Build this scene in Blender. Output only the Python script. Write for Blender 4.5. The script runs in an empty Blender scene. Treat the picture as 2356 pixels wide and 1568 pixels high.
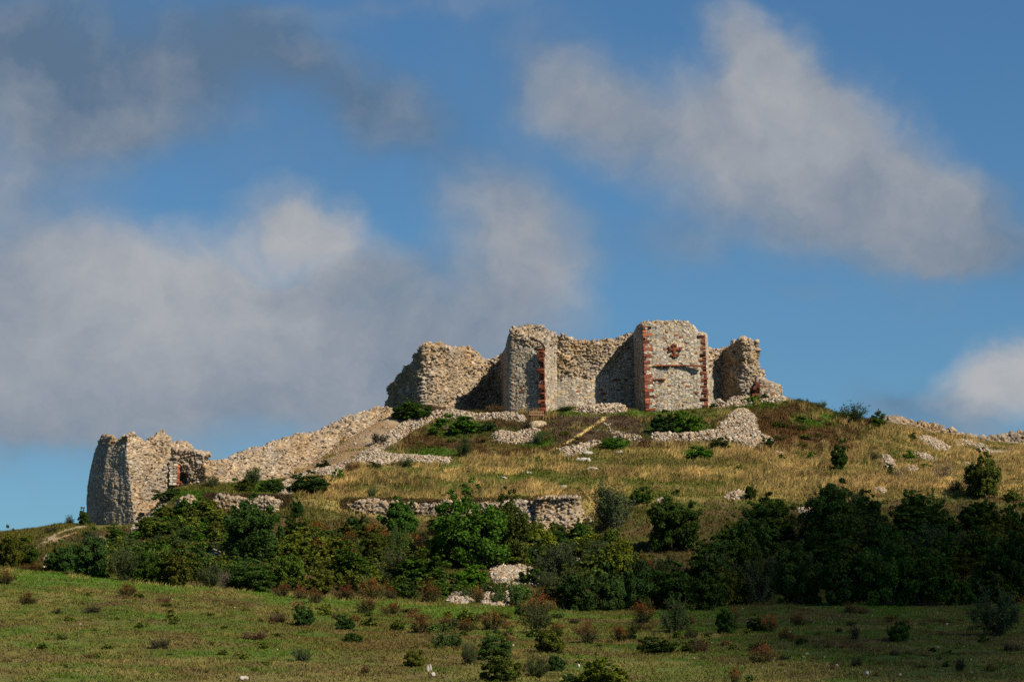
import bpy, math, random
import numpy as np
from mathutils import Vector, Matrix

SC = bpy.context.scene
COL = SC.collection
RNG = np.random.default_rng(7)
random.seed(7)
R = math.radians

# ------------------------------------------------------------------ camera
F = 7600.0                       # focal length in units of the 2356 px wide photograph
PW, PH = 2356.0, 1568.0
TILT = math.atan((1700 - PH / 2) / F)
cam_d = bpy.data.cameras.new("camera")
cam_d.sensor_width = 36
cam_d.lens = 36 * F / PW
cam_d.clip_start = 1
cam_d.clip_end = 30000
cam = bpy.data.objects.new("camera", cam_d)
COL.objects.link(cam)
cam.location = (0, 0, 0)
cam.rotation_euler = (math.pi / 2 + TILT, 0, 0)
SC.camera = cam

# ------------------------------------------------------------------ light and exposure
SUN_EL, SUN_AZ = R(41), R(51)    # azimuth counted to the right from straight behind the camera
SUN = Vector((math.sin(SUN_AZ) * math.cos(SUN_EL), -math.cos(SUN_AZ) * math.cos(SUN_EL), math.sin(SUN_EL)))
sun_d = bpy.data.lights.new("sun", 'SUN')
sun_d.energy = 5.0
sun_d.angle = R(0.5)
sun_d.color = (1.0, 0.89, 0.72)
sun = bpy.data.objects.new("sun", sun_d)
COL.objects.link(sun)
sun.rotation_euler = SUN.to_track_quat('Z', 'Y').to_euler()
sun.location = SUN * 500
SC.view_settings.view_transform = 'Standard'
SC.view_settings.look = 'None'
SC.view_settings.exposure = 0.5
SC.view_settings.gamma = 1.0
SC.cycles.max_bounces = 4
SC.cycles.diffuse_bounces = 2
SC.cycles.transmission_bounces = 3
SC.cycles.use_denoising = False


def dirpx(px, py):
    """unit view direction through a photograph point (a compass direction of the sky)"""
    cx, cy = (px - PW / 2) / F, (PH / 2 - py) / F
    v = Vector((cx, math.cos(TILT) - cy * math.sin(TILT), math.sin(TILT) + cy * math.cos(TILT)))
    return v.normalized()


# ------------------------------------------------------------------ world: Nishita sky with cloud banks laid out by direction
wd = bpy.data.worlds.new("World")
SC.world = wd
wd.use_nodes = True
NT = wd.node_tree
for n in list(NT.nodes):
    NT.nodes.remove(n)


def nd(tree, typ, **kw):
    n = tree.nodes.new(typ)
    for k, v in kw.items():
        setattr(n, k, v)
    return n


def lk(tree, a, b):
    tree.links.new(a, b)


def mth(tree, op, a, b=None, c=None, clamp=False):
    n = tree.nodes.new('ShaderNodeMath')
    n.operation = op
    n.use_clamp = clamp
    for i, v in enumerate((a, b, c)):
        if v is None:
            continue
        if hasattr(v, 'default_value') or hasattr(v, 'is_linked'):
            tree.links.new(v, n.inputs[i])
        else:
            n.inputs[i].default_value = v
    return n.outputs[0]


def mixc(tree, fac, a, b):
    n = tree.nodes.new('ShaderNodeMix')
    n.data_type = 'RGBA'
    for sock, v in ((n.inputs[0], fac), (n.inputs[6], a), (n.inputs[7], b)):
        if hasattr(v, 'is_linked'):
            tree.links.new(v, sock)
        else:
            sock.default_value = v
    return n.outputs[2]


def smooth(tree, v, lo, hi):
    n = tree.nodes.new('ShaderNodeMapRange')
    n.interpolation_type = 'SMOOTHSTEP'
    tree.links.new(v, n.inputs[0])
    n.inputs[1].default_value = lo
    n.inputs[2].default_value = hi
    return n.outputs[0]


# cx, cy, rx, ry, turn, weight, brightness   (photograph points, turned into sky directions)
CLOUDS = [
    (-420, 560, 420, 260, 0, .8, .7), (-700, 900, 500, 160, 0, .7, .4), (-600, 150, 400, 160, 0, .6, .3), (2950, 380, 330, 150, -10, .8, .7), (3350, 820, 420, 140, 0, .8, .6), (2750, 960, 300, 70, 0, .5, .3),
    (480, 220, 700, 300, 0, .38, .0), (980, 330, 420, 200, -20, .22, .1), (1560, 560, 320, 110, 0, .25, .2), (2150, 620, 400, 90, -8, .22, .2), (700, 880, 700, 220, 0, .3, .35),
    (280, 650, 330, 150, 0, .9, .95), (230, 830, 330, 190, 0, .9, .9), (500, 640, 280, 130, 0, .8, 1.0),
    (690, 510, 150, 95, 0, 1.0, .95), (790, 565, 150, 80, -20, .9, .92), (600, 780, 300, 170, 0, .8, .85),
    (450, 920, 620, 150, 0, .85, .52), (800, 830, 260, 180, 0, .8, .6), (700, 665, 150, 55, 5, .5, .1),
    (880, 640, 160, 70, 10, .5, .15), (40, 400, 260, 320, 0, .75, .42), (40, 800, 260, 260, 0, .7, .55),
    (40, 1010, 600, 130, 0, .6, .3), (180, 90, 460, 190, 0, .85, .05), (230, 250, 290, 140, 0, .55, .32),
    (520, 110, 220, 100, 10, .5, -.15), (40, 80, 200, 120, 0, .4, -.1), (690, 120, 180, 90, -30, .42, .08), (820, 200, 190, 100, -35, .46, .1),
    (960, 250, 180, 105, -25, .42, .12), (300, 290, 150, 70, 0, .35, .5), (520, 270, 110, 45, 0, .18, .6),
    (870, 10, 420, 40, 3, .35, .6), (1150, 440, 210, 130, 0, .5, .42), (1170, 560, 200, 160, 0, .75, .62),
    (1220, 640, 170, 170, 0, .8, .7), (1130, 760, 270, 130, 0, .6, .42), (950, 740, 230, 170, 0, .55, .32),
    (1060, 880, 330, 110, 0, .4, .35), (150, 560, 160, 120, 0, .3, .7),
    (1240, 130, 210, 140, -25, .55, .38), (1340, 240, 170, 95, -20, .6, .55), (1490, 250, 300, 125, 0, .6, .5),
    (1600, 320, 280, 140, -10, .75, .62), (1760, 250, 220, 140, -20, .8, .75), (1690, 60, 150, 90, -35, .7, .6),
    (1780, 110, 150, 100, -40, .8, .8), (1890, 210, 170, 110, -35, .8, .72), (1790, 190, 110, 70, -30, .5, 1.3), (1720, 230, 60, 70, 0, .35, 1.3),
    (1910, 350, 280, 170, -20, .8, .62), (2010, 410, 240, 150, -30, .8, .68), (2060, 430, 90, 70, 0, .3, 1.1), (2170, 480, 210, 120, -25, .62, .4),
    (2290, 540, 270, 115, -18, .62, .25), (1660, 430, 230, 95, -15, .6, .55), (1900, 510, 300, 80, -8, .6, .42),
    (1540, 530, 170, 70, 0, .4, .35), (1610, 590, 90, 55, 0, .3, .4), (2120, 590, 260, 45, 0, .5, .3),
    (2320, 885, 150, 85, 0, 1.15, 1.15), (2400, 850, 190, 90, 0, .9, .95), (2290, 970, 110, 80, 0, .6, .85),
    (2080, 905, 150, 60, -10, .7, .12), (2200, 985, 200, 60, -15, .6, .2), (1850, 655, 110, 28, -8, .3, .25),
    (1960, 420, 110, 60, -20, .5, .1), (1420, 380, 160, 50, -35, .25, .4),
]
tc = nd(NT, 'ShaderNodeTexCoord')
sep = nd(NT, 'ShaderNodeSeparateXYZ')
lk(NT, tc.outputs['Generated'], sep.inputs[0])
flat = nd(NT, 'ShaderNodeCombineXYZ')
lk(NT, sep.outputs[0], flat.inputs[0])
lk(NT, sep.outputs[2], flat.inputs[1])
lk(NT, mth(NT, 'MULTIPLY', mth(NT, 'LESS_THAN', sep.outputs[1], 0.0), 0.7), flat.inputs[2])


def noise(tree, vec, scale, detail, rough=0.55):
    n = nd(tree, 'ShaderNodeTexNoise')
    n.inputs['Scale'].default_value = scale
    n.inputs['Detail'].default_value = detail
    n.inputs['Roughness'].default_value = rough
    lk(tree, vec, n.inputs['Vector'])
    return n


def vmath(tree, op, a, b):
    n = tree.nodes.new('ShaderNodeVectorMath')
    n.operation = op
    for i, v in enumerate((a, b)):
        if hasattr(v, 'is_linked'):
            tree.links.new(v, n.inputs[i])
        elif op == 'SCALE' and i == 1:
            n.inputs[3].default_value = v
        else:
            n.inputs[i].default_value = v
    return n.outputs[0]


w1 = vmath(NT, 'SUBTRACT', noise(NT, flat.outputs[0], 16, 2).outputs['Color'], (.5, .5, .5))
w2 = vmath(NT, 'SUBTRACT', noise(NT, flat.outputs[0], 75, 6, .62).outputs['Color'], (.5, .5, .5))
warp = vmath(NT, 'ADD', flat.outputs[0], vmath(NT, 'ADD', vmath(NT, 'SCALE', w1, .022), vmath(NT, 'SCALE', w2, .012)))
flat2 = nd(NT, 'ShaderNodeSeparateXYZ')
lk(NT, warp, flat2.inputs[0])
P2 = nd(NT, 'ShaderNodeCombineXYZ')
lk(NT, flat2.outputs[0], P2.inputs[0])
lk(NT, flat2.outputs[1], P2.inputs[1])
S = B = None
for (cx, cy, rx, ry, turn, wgt, bri) in CLOUDS:
    d = dirpx(cx, cy)
    m = nd(NT, 'ShaderNodeMapping', vector_type='TEXTURE')
    m.inputs['Location'].default_value = (d.x, d.z, 0)
    m.inputs['Rotation'].default_value = (0, 0, R(turn))
    m.inputs['Scale'].default_value = (rx * 1.25 / F, ry * 1.25 / F, 1)
    lk(NT, P2.outputs[0], m.inputs['Vector'])
    g = nd(NT, 'ShaderNodeTexGradient', gradient_type='SPHERICAL')
    lk(NT, m.outputs[0], g.inputs[0])
    S = mth(NT, 'MULTIPLY_ADD', g.outputs['Fac'], wgt, S if S is not None else 0.0)
    B = mth(NT, 'MULTIPLY_ADD', g.outputs['Fac'], wgt * bri, B if B is not None else 0.0)
fine = noise(NT, warp, 42, 8, .6).outputs['Fac']
broad = noise(NT, warp, 14, 3, .5).outputs['Fac']
dens = mth(NT, 'ADD', S, mth(NT, 'MULTIPLY', mth(NT, 'SUBTRACT', fine, .5), .62))
dens = mth(NT, 'ADD', dens, mth(NT, 'MULTIPLY', mth(NT, 'SUBTRACT', broad, .5), .25))
cover = mth(NT, 'MULTIPLY', smooth(NT, dens, -.04, 1.30), .95)
bri = mth(NT, 'DIVIDE', mth(NT, 'MULTIPLY', B, .92), mth(NT, 'ADD', S, .02))
bri = mth(NT, 'ADD', bri, mth(NT, 'MULTIPLY', mth(NT, 'SUBTRACT', fine, .5), .9), clamp=True)
cloud_col = mixc(NT, bri, (.108, .172, .262, 1), (.455, .460, .472, 1))
sky = nd(NT, 'ShaderNodeTexSky', sky_type='NISHITA')
sky.sun_disc = False
sky.sun_elevation = SUN_EL
sky.sun_rotation = math.pi - SUN_AZ
sky.altitude = 600
sky.air_density = 1.0
sky.dust_density = 0.3
sky.ozone_density = 2.0
SKY_STRENGTH = 0.051
skyc = nd(NT, 'ShaderNodeVectorMath', operation='MULTIPLY')
lk(NT, sky.outputs[0], skyc.inputs[0])
skyc.inputs[1].default_value = (0.48, 0.80, 1.04)
cl = nd(NT, 'ShaderNodeVectorMath', operation='SCALE')
lk(NT, cloud_col, cl.inputs[0])
cl.inputs[3].default_value = .7071 / SKY_STRENGTH
final = mixc(NT, cover, skyc.outputs[0], cl.outputs[0])
bg = nd(NT, 'ShaderNodeBackground')
bg.inputs['Strength'].default_value = SKY_STRENGTH
lk(NT, final, bg.inputs['Color'])
wo = nd(NT, 'ShaderNodeOutputWorld')
lk(NT, bg.outputs[0], wo.inputs['Surface'])


# ------------------------------------------------------------------ numeric helpers
def hash01(ix, iy, iz, seed):
    h = (ix.astype(np.int64) * 73856093) ^ (iy.astype(np.int64) * 19349663) ^ (iz.astype(np.int64) * 83492791) ^ (seed * 2654435761 & 0xffffffff)
    h &= 0xffffffff
    h = ((h ^ (h >> 16)) * 0x45d9f3b) & 0xffffffff
    h = ((h ^ (h >> 16)) * 0x45d9f3b) & 0xffffffff
    h = h ^ (h >> 16)
    return (h & 0xffffff) / float(0x1000000)


def vnoise(P, scale, seed=1):
    """value noise of points P (n,3) or (n,2), 0..1"""
    Q = np.atleast_2d(P) / scale
    if Q.shape[1] == 2:
        Q = np.column_stack([Q, np.zeros(len(Q))])
    I = np.floor(Q).astype(np.int64)
    f = Q - I
    f = f * f * (3 - 2 * f)
    out = np.zeros(len(Q))
    for a in (0, 1):
        for b in (0, 1):
            for c in (0, 1):
                w = (f[:, 0] if a else 1 - f[:, 0]) * (f[:, 1] if b else 1 - f[:, 1]) * (f[:, 2] if c else 1 - f[:, 2])
                out += w * hash01(I[:, 0] + a, I[:, 1] + b, I[:, 2] + c, seed)
    return out


def fbm(P, scale, octaves=4, seed=1, gain=.5):
    s, amp, tot = 0, 1.0, 0
    for k in range(octaves):
        s = s + amp * vnoise(P, scale / 2 ** k, seed + 17 * k)
        tot += amp
        amp *= gain
    return s / tot


def sstep(x, lo, hi):
    t = np.clip((x - lo) / (hi - lo), 0, 1)
    return t * t * (3 - 2 * t)


def voronoi(P, cell, seed):
    """3-D jittered-grid cells: edge gap (F2-F1), three random numbers of the nearest cell"""
    Q = P / np.array(cell)
    I = np.floor(Q).astype(np.int64)
    n = len(Q)
    f1 = np.full(n, 9.0)
    f2 = np.full(n, 9.0)
    best = np.zeros((n, 3), np.int64)
    off = np.zeros((n, 3))
    for a in (-1, 0, 1):
        for b in (-1, 0, 1):
            for c in (-1, 0, 1):
                J = I + np.array([a, b, c])
                dv = np.zeros((n, 3))
                for k in range(3):
                    jit = hash01(J[:, 0], J[:, 1], J[:, 2], seed + 11 * k)
                    dv[:, k] = Q[:, k] - (J[:, k] + .15 + .7 * jit)
                d = np.sqrt((dv ** 2).sum(1))
                closer = d < f1
                f2 = np.where(closer, f1, np.minimum(f2, d))
                best[closer] = J[closer]
                off[closer] = dv[closer]
                f1 = np.where(closer, d, f1)
    r = [hash01(best[:, 0], best[:, 1], best[:, 2], seed + 101 + k) for k in range(3)]
    tilt = sum((hash01(best[:, 0], best[:, 1], best[:, 2], seed + 211 + k) - .5) * off[:, k] for k in range(3))
    return f2 - f1, r, tilt


def at(px, py, Y):
    """the point of the place at depth Y that the photograph shows at px, py"""
    px, py, Y = np.broadcast_arrays(np.asarray(px, float), np.asarray(py, float), np.asarray(Y, float))
    cx, cy = (px - PW / 2) / F, (PH / 2 - py) / F
    s = Y / (math.cos(TILT) - cy * math.sin(TILT))
    return np.stack([cx * s, Y, s * (math.sin(TILT) + cy * math.cos(TILT))], -1)


def proj(P):
    P = np.atleast_2d(P)
    dep = P[:, 1] * math.cos(TILT) + P[:, 2] * math.sin(TILT)
    up = -P[:, 1] * math.sin(TILT) + P[:, 2] * math.cos(TILT)
    return PW / 2 + F * P[:, 0] / dep, PH / 2 - F * up / dep


# ------------------------------------------------------------------ mesh helpers
def build(name, V, faces, mat=None, col=None, parent=None, smooth_faces=False):
    """one mesh object from arrays; faces is an (n,3) or (n,4) array or a list of such arrays"""
    if not isinstance(faces, (list, tuple)):
        faces = [faces]
    faces = [np.asarray(f, np.int32) for f in faces if len(f)]
    me = bpy.data.meshes.new(name)
    V = np.asarray(V, np.float32)
    me.vertices.add(len(V))
    me.vertices.foreach_set('co', V.ravel())
    loops = np.concatenate([f.ravel() for f in faces])
    sizes = np.concatenate([np.full(len(f), f.shape[1]) for f in faces])
    starts = np.concatenate([[0], np.cumsum(sizes)[:-1]]).astype(np.int32)
    me.loops.add(len(loops))
    me.loops.foreach_set('vertex_index', loops)
    me.polygons.add(len(sizes))
    me.polygons.foreach_set('loop_start', starts)
    me.update(calc_edges=True)
    if smooth_faces:
        me.polygons.foreach_set('use_smooth', np.ones(len(sizes), bool))
    if col is not None:
        c = np.ones((len(V), 4), np.float32)
        c[:, :col.shape[1]] = col
        me.attributes.new('col', 'FLOAT_COLOR', 'POINT').data.foreach_set('color', c.ravel())
    if mat is not None:
        me.materials.append(mat)
    ob = bpy.data.objects.new(name, me)
    COL.objects.link(ob)
    if parent is not None:
        ob.parent = parent
    return ob


def tag(o, label=None, cat=None, group=None, kind=None):
    for k, v in (('label', label), ('category', cat), ('group', group), ('kind', kind)):
        if v:
            o[k] = v
    return o


def empty(name, loc=(0, 0, 0), rz=0):
    o = bpy.data.objects.new(name, None)
    COL.objects.link(o)
    o.location = loc
    o.rotation_euler = (0, 0, rz)
    o.empty_display_size = .3
    return o


# ------------------------------------------------------------------ materials
def new_mat(name):
    m = bpy.data.materials.new(name)
    m.use_nodes = True
    t = m.node_tree
    b = t.nodes['Principled BSDF']
    b.inputs['Roughness'].default_value = .92
    b.inputs['Specular IOR Level'].default_value = .15
    return m, t, b


TONE = .78                       # all natural colours are kept this much below the palette values


def attr_mat(name, fine_scale, fine_amt, bump=0.0, bump_scale=8.0):
    """base colour from the per-vertex 'col' attribute, varied by a small procedural grain"""
    m, t, b = new_mat(name)
    a = nd(t, 'ShaderNodeAttribute', attribute_name='col')
    g = nd(t, 'ShaderNodeNewGeometry')
    n = noise(t, g.outputs['Position'], fine_scale, 5, .65)
    k = mth(t, 'MULTIPLY_ADD', n.outputs['Fac'], fine_amt * 2 * TONE, (1 - fine_amt) * TONE)
    v = nd(t, 'ShaderNodeVectorMath', operation='SCALE')
    lk(t, a.outputs['Color'], v.inputs[0])
    lk(t, k, v.inputs[3])
    lk(t, v.outputs[0], b.inputs['Base Color'])
    if bump:
        n2 = noise(t, g.outputs['Position'], bump_scale, 4, .6)
        bp = nd(t, 'ShaderNodeBump')
        bp.inputs['Strength'].default_value = 1
        bp.inputs['Distance'].default_value = bump
        lk(t, n2.outputs['Fac'], bp.inputs['Height'])
        lk(t, bp.outputs[0], b.inputs['Normal'])
    return m


M_STONE = attr_mat('rubble_stone', 7, .28, .05, 9)
M_RED = attr_mat('red_sandstone', 6, .3, .03, 10)
M_HEAP = attr_mat('loose_limestone', 6, .22, .02, 10)
M_GROUND = attr_mat('hillside_soil_and_turf', 2.2, .35, .12, 3.5)


def leaf_mat(name, translucent=.25):
    m = bpy.data.materials.new(name)
    m.use_nodes = True
    t = m.node_tree
    t.nodes.remove(t.nodes['Principled BSDF'])
    out = t.nodes['Material Output']
    a = nd(t, 'ShaderNodeAttribute', attribute_name='col')
    oi = nd(t, 'ShaderNodeObjectInfo')
    mul = nd(t, 'ShaderNodeVectorMath', operation='MULTIPLY')
    lk(t, a.outputs['Color'], mul.inputs[0])
    lk(t, oi.outputs['Color'], mul.inputs[1])
    d = nd(t, 'ShaderNodeBsdfDiffuse')
    tr = nd(t, 'ShaderNodeBsdfTranslucent')
    mx = nd(t, 'ShaderNodeMixShader')
    mx.inputs[0].default_value = translucent
    tn = nd(t, 'ShaderNodeVectorMath', operation='SCALE')
    lk(t, mul.outputs[0], tn.inputs[0])
    tn.inputs[3].default_value = TONE
    lk(t, tn.outputs[0], d.inputs[0])
    lk(t, tn.outputs[0], tr.inputs[0])
    lk(t, d.outputs[0], mx.inputs[1])
    lk(t, tr.outputs[0], mx.inputs[2])
    lk(t, mx.outputs[0], out.inputs['Surface'])
    return m


M_LEAF = leaf_mat('foliage', .22)
M_GRASS = leaf_mat('grass_blades', .3)
M_BARK, _t, _b = new_mat('bark')
_g = nd(_t, 'ShaderNodeNewGeometry')
_n = noise(_t, _g.outputs['Position'], 14, 4)
lk(_t, mixc(_t, _n.outputs['Fac'], (.05, .038, .028, 1), (.16, .13, .10, 1)), _b.inputs['Base Color'])
M_WOOD, _t, _b = new_mat('weathered_fence_wood')
_g = nd(_t, 'ShaderNodeNewGeometry')
_n = noise(_t, _g.outputs['Position'], 20, 4)
lk(_t, mixc(_t, _n.outputs['Fac'], (.20, .09, .05, 1), (.36, .22, .14, 1)), _b.inputs['Base Color'])

# ------------------------------------------------------------------ terrain: field, crest, slope, terrace, meadow, mound, back of the hill
def lin(pairs):
    a = np.array(pairs, float)
    return lambda x: np.interp(x, a[:, 0], a[:, 1])


CREST = lin([(-600, 1300), (0, 1310), (200, 1322), (400, 1340), (550, 1355), (650, 1362), (850, 1376), (1050, 1388), (1300, 1400),
             (1450, 1404), (1650, 1396), (1800, 1386), (2000, 1388), (2150, 1386), (2356, 1392), (3000, 1400)])
WLINE = lin([(-600, 345), (300, 350), (470, 352), (560, 361.6), (650, 371), (720, 379), (783, 385.5), (850, 392.6), (900, 398),
             (1250, 397), (1400, 399), (1627, 399), (1740, 403), (1823, 402), (2000, 404), (2200, 408), (2356, 410), (3000, 412)])
T_LOW = lin([(-600, 1250), (0, 1243), (100, 1238), (200, 1228), (300, 1218), (340, 1208), (390, 1192), (430, 1180), (500, 1178), (650, 1176), (720, 1165),
             (790, 1182), (940, 1196), (1100, 1196), (1240, 1217), (1335, 1217), (1400, 1172), (1500, 1154), (1700, 1152), (1900, 1152),
             (2100, 1145), (2356, 1134)])
T_TOP = lin([(-600, 1245), (0, 1240), (100, 1235), (200, 1224), (300, 1213), (340, 1199), (390, 1168), (420, 1140), (500, 1140), (650, 1143), (720, 1150),
             (790, 1153), (1000, 1153), (1120, 1151), (1240, 1147), (1330, 1145), (1400, 1152), (1500, 1146), (1700, 1144), (1900, 1145),
             (2100, 1136), (2356, 1124)])
MID = lin([(-600, 1240), (0, 1233), (100, 1224), (200, 1217), (300, 1210), (340, 1192), (390, 1145), (470, 1126), (500, 1122), (600, 1114), (700, 1104),
           (750, 1086), (800, 1076), (850, 1060), (900, 1050), (1000, 1048), (1200, 1040), (1300, 1036), (1500, 1026), (1700, 1034),
           (1900, 1036), (2000, 1048), (2200, 1066), (2356, 1070)])
BASE = lin([(-600, 1240), (0, 1226), (50, 1221), (100, 1214), (130, 1208), (200, 1208), (300, 1205), (340, 1188), (385, 1124), (420, 1116), (470, 1111), (560, 1108),
            (650, 1097), (720, 1062), (783, 1016), (850, 978), (900, 952), (960, 949), (1050, 946), (1160, 949), (1250, 953), (1276, 944),
            (1310, 937), (1400, 938), (1450, 939), (1490, 948), (1560, 944), (1627, 938), (1660, 927), (1740, 919), (1800, 916), (1823, 919), (1860, 926),
            (1890, 934), (1925, 948), (1960, 957), (2000, 966), (2050, 973), (2108, 988), (2200, 1006), (2255, 1016), (2356, 1022), (3000, 1060)])
COLS = np.concatenate([np.arange(-2600, -440, 80), np.arange(-440, 2800, 6), np.arange(2800, 5000, 80)]).astype(float)
ROWS = np.concatenate([[25, 40, 60, 80, 100, 120, 135, 148], np.arange(158, 275, .8), np.arange(275, 425, .6), np.arange(425, 470, 3),
                       [480, 500, 530, 570, 620, 700, 900, 1300, 2000, 3500, 6000, 9000]])
U = (COLS - PW / 2) / F


def zof(py, Y):
    return at(PW / 2, py, Y)[..., 2]


def column(px):
    cr, W = CREST(px), WLINE(px)
    f = [(25, -1.7), (60, -1.3), (120, .3), (170, zof(1592, 170)), (215, zof(cr + (1592 - cr) * .42, 215)), (248, zof(cr + 26, 248)), (258, zof(cr + 5, 258)),
         (263, zof(cr, 263)), (268, zof(cr + 6, 268)), (277, zof(cr + 26, 277)), (292, zof(cr + 4, 292))]
    tl, tt = T_LOW(px), T_TOP(px)
    f += [(316, zof((cr + tl) / 2 + 4, 316)), (339.2, zof(tl, 339.2)), (341.2, zof(tt, 341.2))]
    ym = np.interp(px, [0, 340, 470, 900, 1000], [346, 346, 347, 374, 378]) if px < 1000 else 378
    f += [(ym, zof(MID(px), ym)), (W - 1, zof(BASE(px), W - 1)), (W + 2, zof(BASE(px), W - 1) + .15), (W + 8, zof(BASE(px), W - 1) + .1 - (1.5 if px < 900 or px > 1800 else 0)),
          (W + 40, zof(BASE(px), W - 1) - 12), (620, 2), (900, -12), (9000, -60)]
    f = np.array(f, float)
    return np.interp(ROWS, f[:, 0], f[:, 1])


Z = np.stack([column(p) for p in COLS], 1)
fixed = ((ROWS > 335) & (ROWS < 345))[:, None] & ((COLS > 380) & (COLS < 1345))[None, :]
for _ in range(6):
    S_ = Z.copy()
    S_[1:-1] = .25 * Z[:-2] + .5 * Z[1:-1] + .25 * Z[2:]
    inner = np.zeros_like(fixed)
    inner[(ROWS > 160) & (ROWS < 425)] = True
    Z = np.where(inner & ~fixed, S_, Z)
for _ in range(3):
    S_ = Z.copy()
    S_[:, 1:-1] = .25 * Z[:, :-2] + .5 * Z[:, 1:-1] + .25 * Z[:, 2:]
    Z = S_
YY, UU = np.meshgrid(ROWS, U, indexing='ij')
GX = UU * YY
pts = np.column_stack([GX.ravel(), YY.ravel()])
und = (fbm(pts, 9, 3, 5) - .5) * .5 + (fbm(pts, 2.2, 3, 9) - .5) * .30
amp = np.interp(YY.ravel(), [0, 150, 200, 250, 256, 268, 290, 400, 420, 9000], [.3, 1, 1, .8, .5, .5, 1.2, 1.1, 1, 1])
calm = np.interp(np.abs(YY.ravel() - WLINE((UU.ravel() * F + PW / 2))), [0, 3, 8], [.35, .5, 1])
Z = Z + (und * amp * calm).reshape(Z.shape)


def gz(X, Y):
    """height of the ground"""
    X, Y = np.asarray(X, float), np.asarray(Y, float)
    u = X / Y
    i = np.clip(np.searchsorted(ROWS, Y) - 1, 0, len(ROWS) - 2)
    j = np.clip(np.searchsorted(U, u) - 1, 0, len(U) - 2)
    fy = np.clip((Y - ROWS[i]) / (ROWS[i + 1] - ROWS[i]), 0, 1)
    fu = np.clip((u - U[j]) / (U[j + 1] - U[j]), 0, 1)
    return (Z[i, j] * (1 - fy) * (1 - fu) + Z[i + 1, j] * fy * (1 - fu) + Z[i, j + 1] * (1 - fy) * fu + Z[i + 1, j + 1] * fy * fu)


_YF = np.arange(160, 263, .4)
_YH = np.arange(284, 414, .3)


def gp(px, py, field=None):
    """ground point under a photograph point; on the near field or on the hill"""
    if field is None:
        field = py > CREST(px) + 1
    ys = _YF if field else _YH
    xs = (px - PW / 2) / F * ys * 1.0
    for _ in range(2):
        zs = gz(xs, ys)
        xs = (px - PW / 2) / F * (ys * math.cos(TILT) + zs * math.sin(TILT))
    _, qy = proj(np.column_stack([xs, ys, zs]))
    k = np.argmax(qy <= py) if (qy <= py).any() else int(np.argmin(qy))
    return np.array([xs[k], ys[k], zs[k]])


# ------------------------------------------------------------------ what grows where (real plant cover, by place)
def ell(px, py, cx, cy, rx, ry, soft=.45):
    r = np.sqrt(((px - cx) / rx) ** 2 + ((py - cy) / ry) ** 2)
    return 1 - sstep(r, 1 - soft, 1 + soft)


def inpoly(px, py, poly):
    poly = np.asarray(poly, float)
    inside = np.zeros(len(px), bool)
    j = len(poly) - 1
    for i in range(len(poly)):
        xi, yi, xj, yj = *poly[i], *poly[j]
        c = ((yi > py) != (yj > py)) & (px < (xj - xi) * (py - yi) / (yj - yi + 1e-9) + xi)
        inside ^= c
        j = i
    return inside


C_TAN = np.array([.63, .445, .165])
C_GREEN = np.array([.115, .140, .028])
C_BRIGHT = np.array([.075, .145, .016])
C_BROWN = np.array([.140, .092, .042])
C_RUST = np.array([.150, .080, .030])
C_OLIVE = np.array([.165, .155, .038])
C_DIRT = np.array([.40, .265, .140])
C_PALE = np.array([.48, .375, .235])
C_DARK = np.array([.045, .045, .018])

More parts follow.
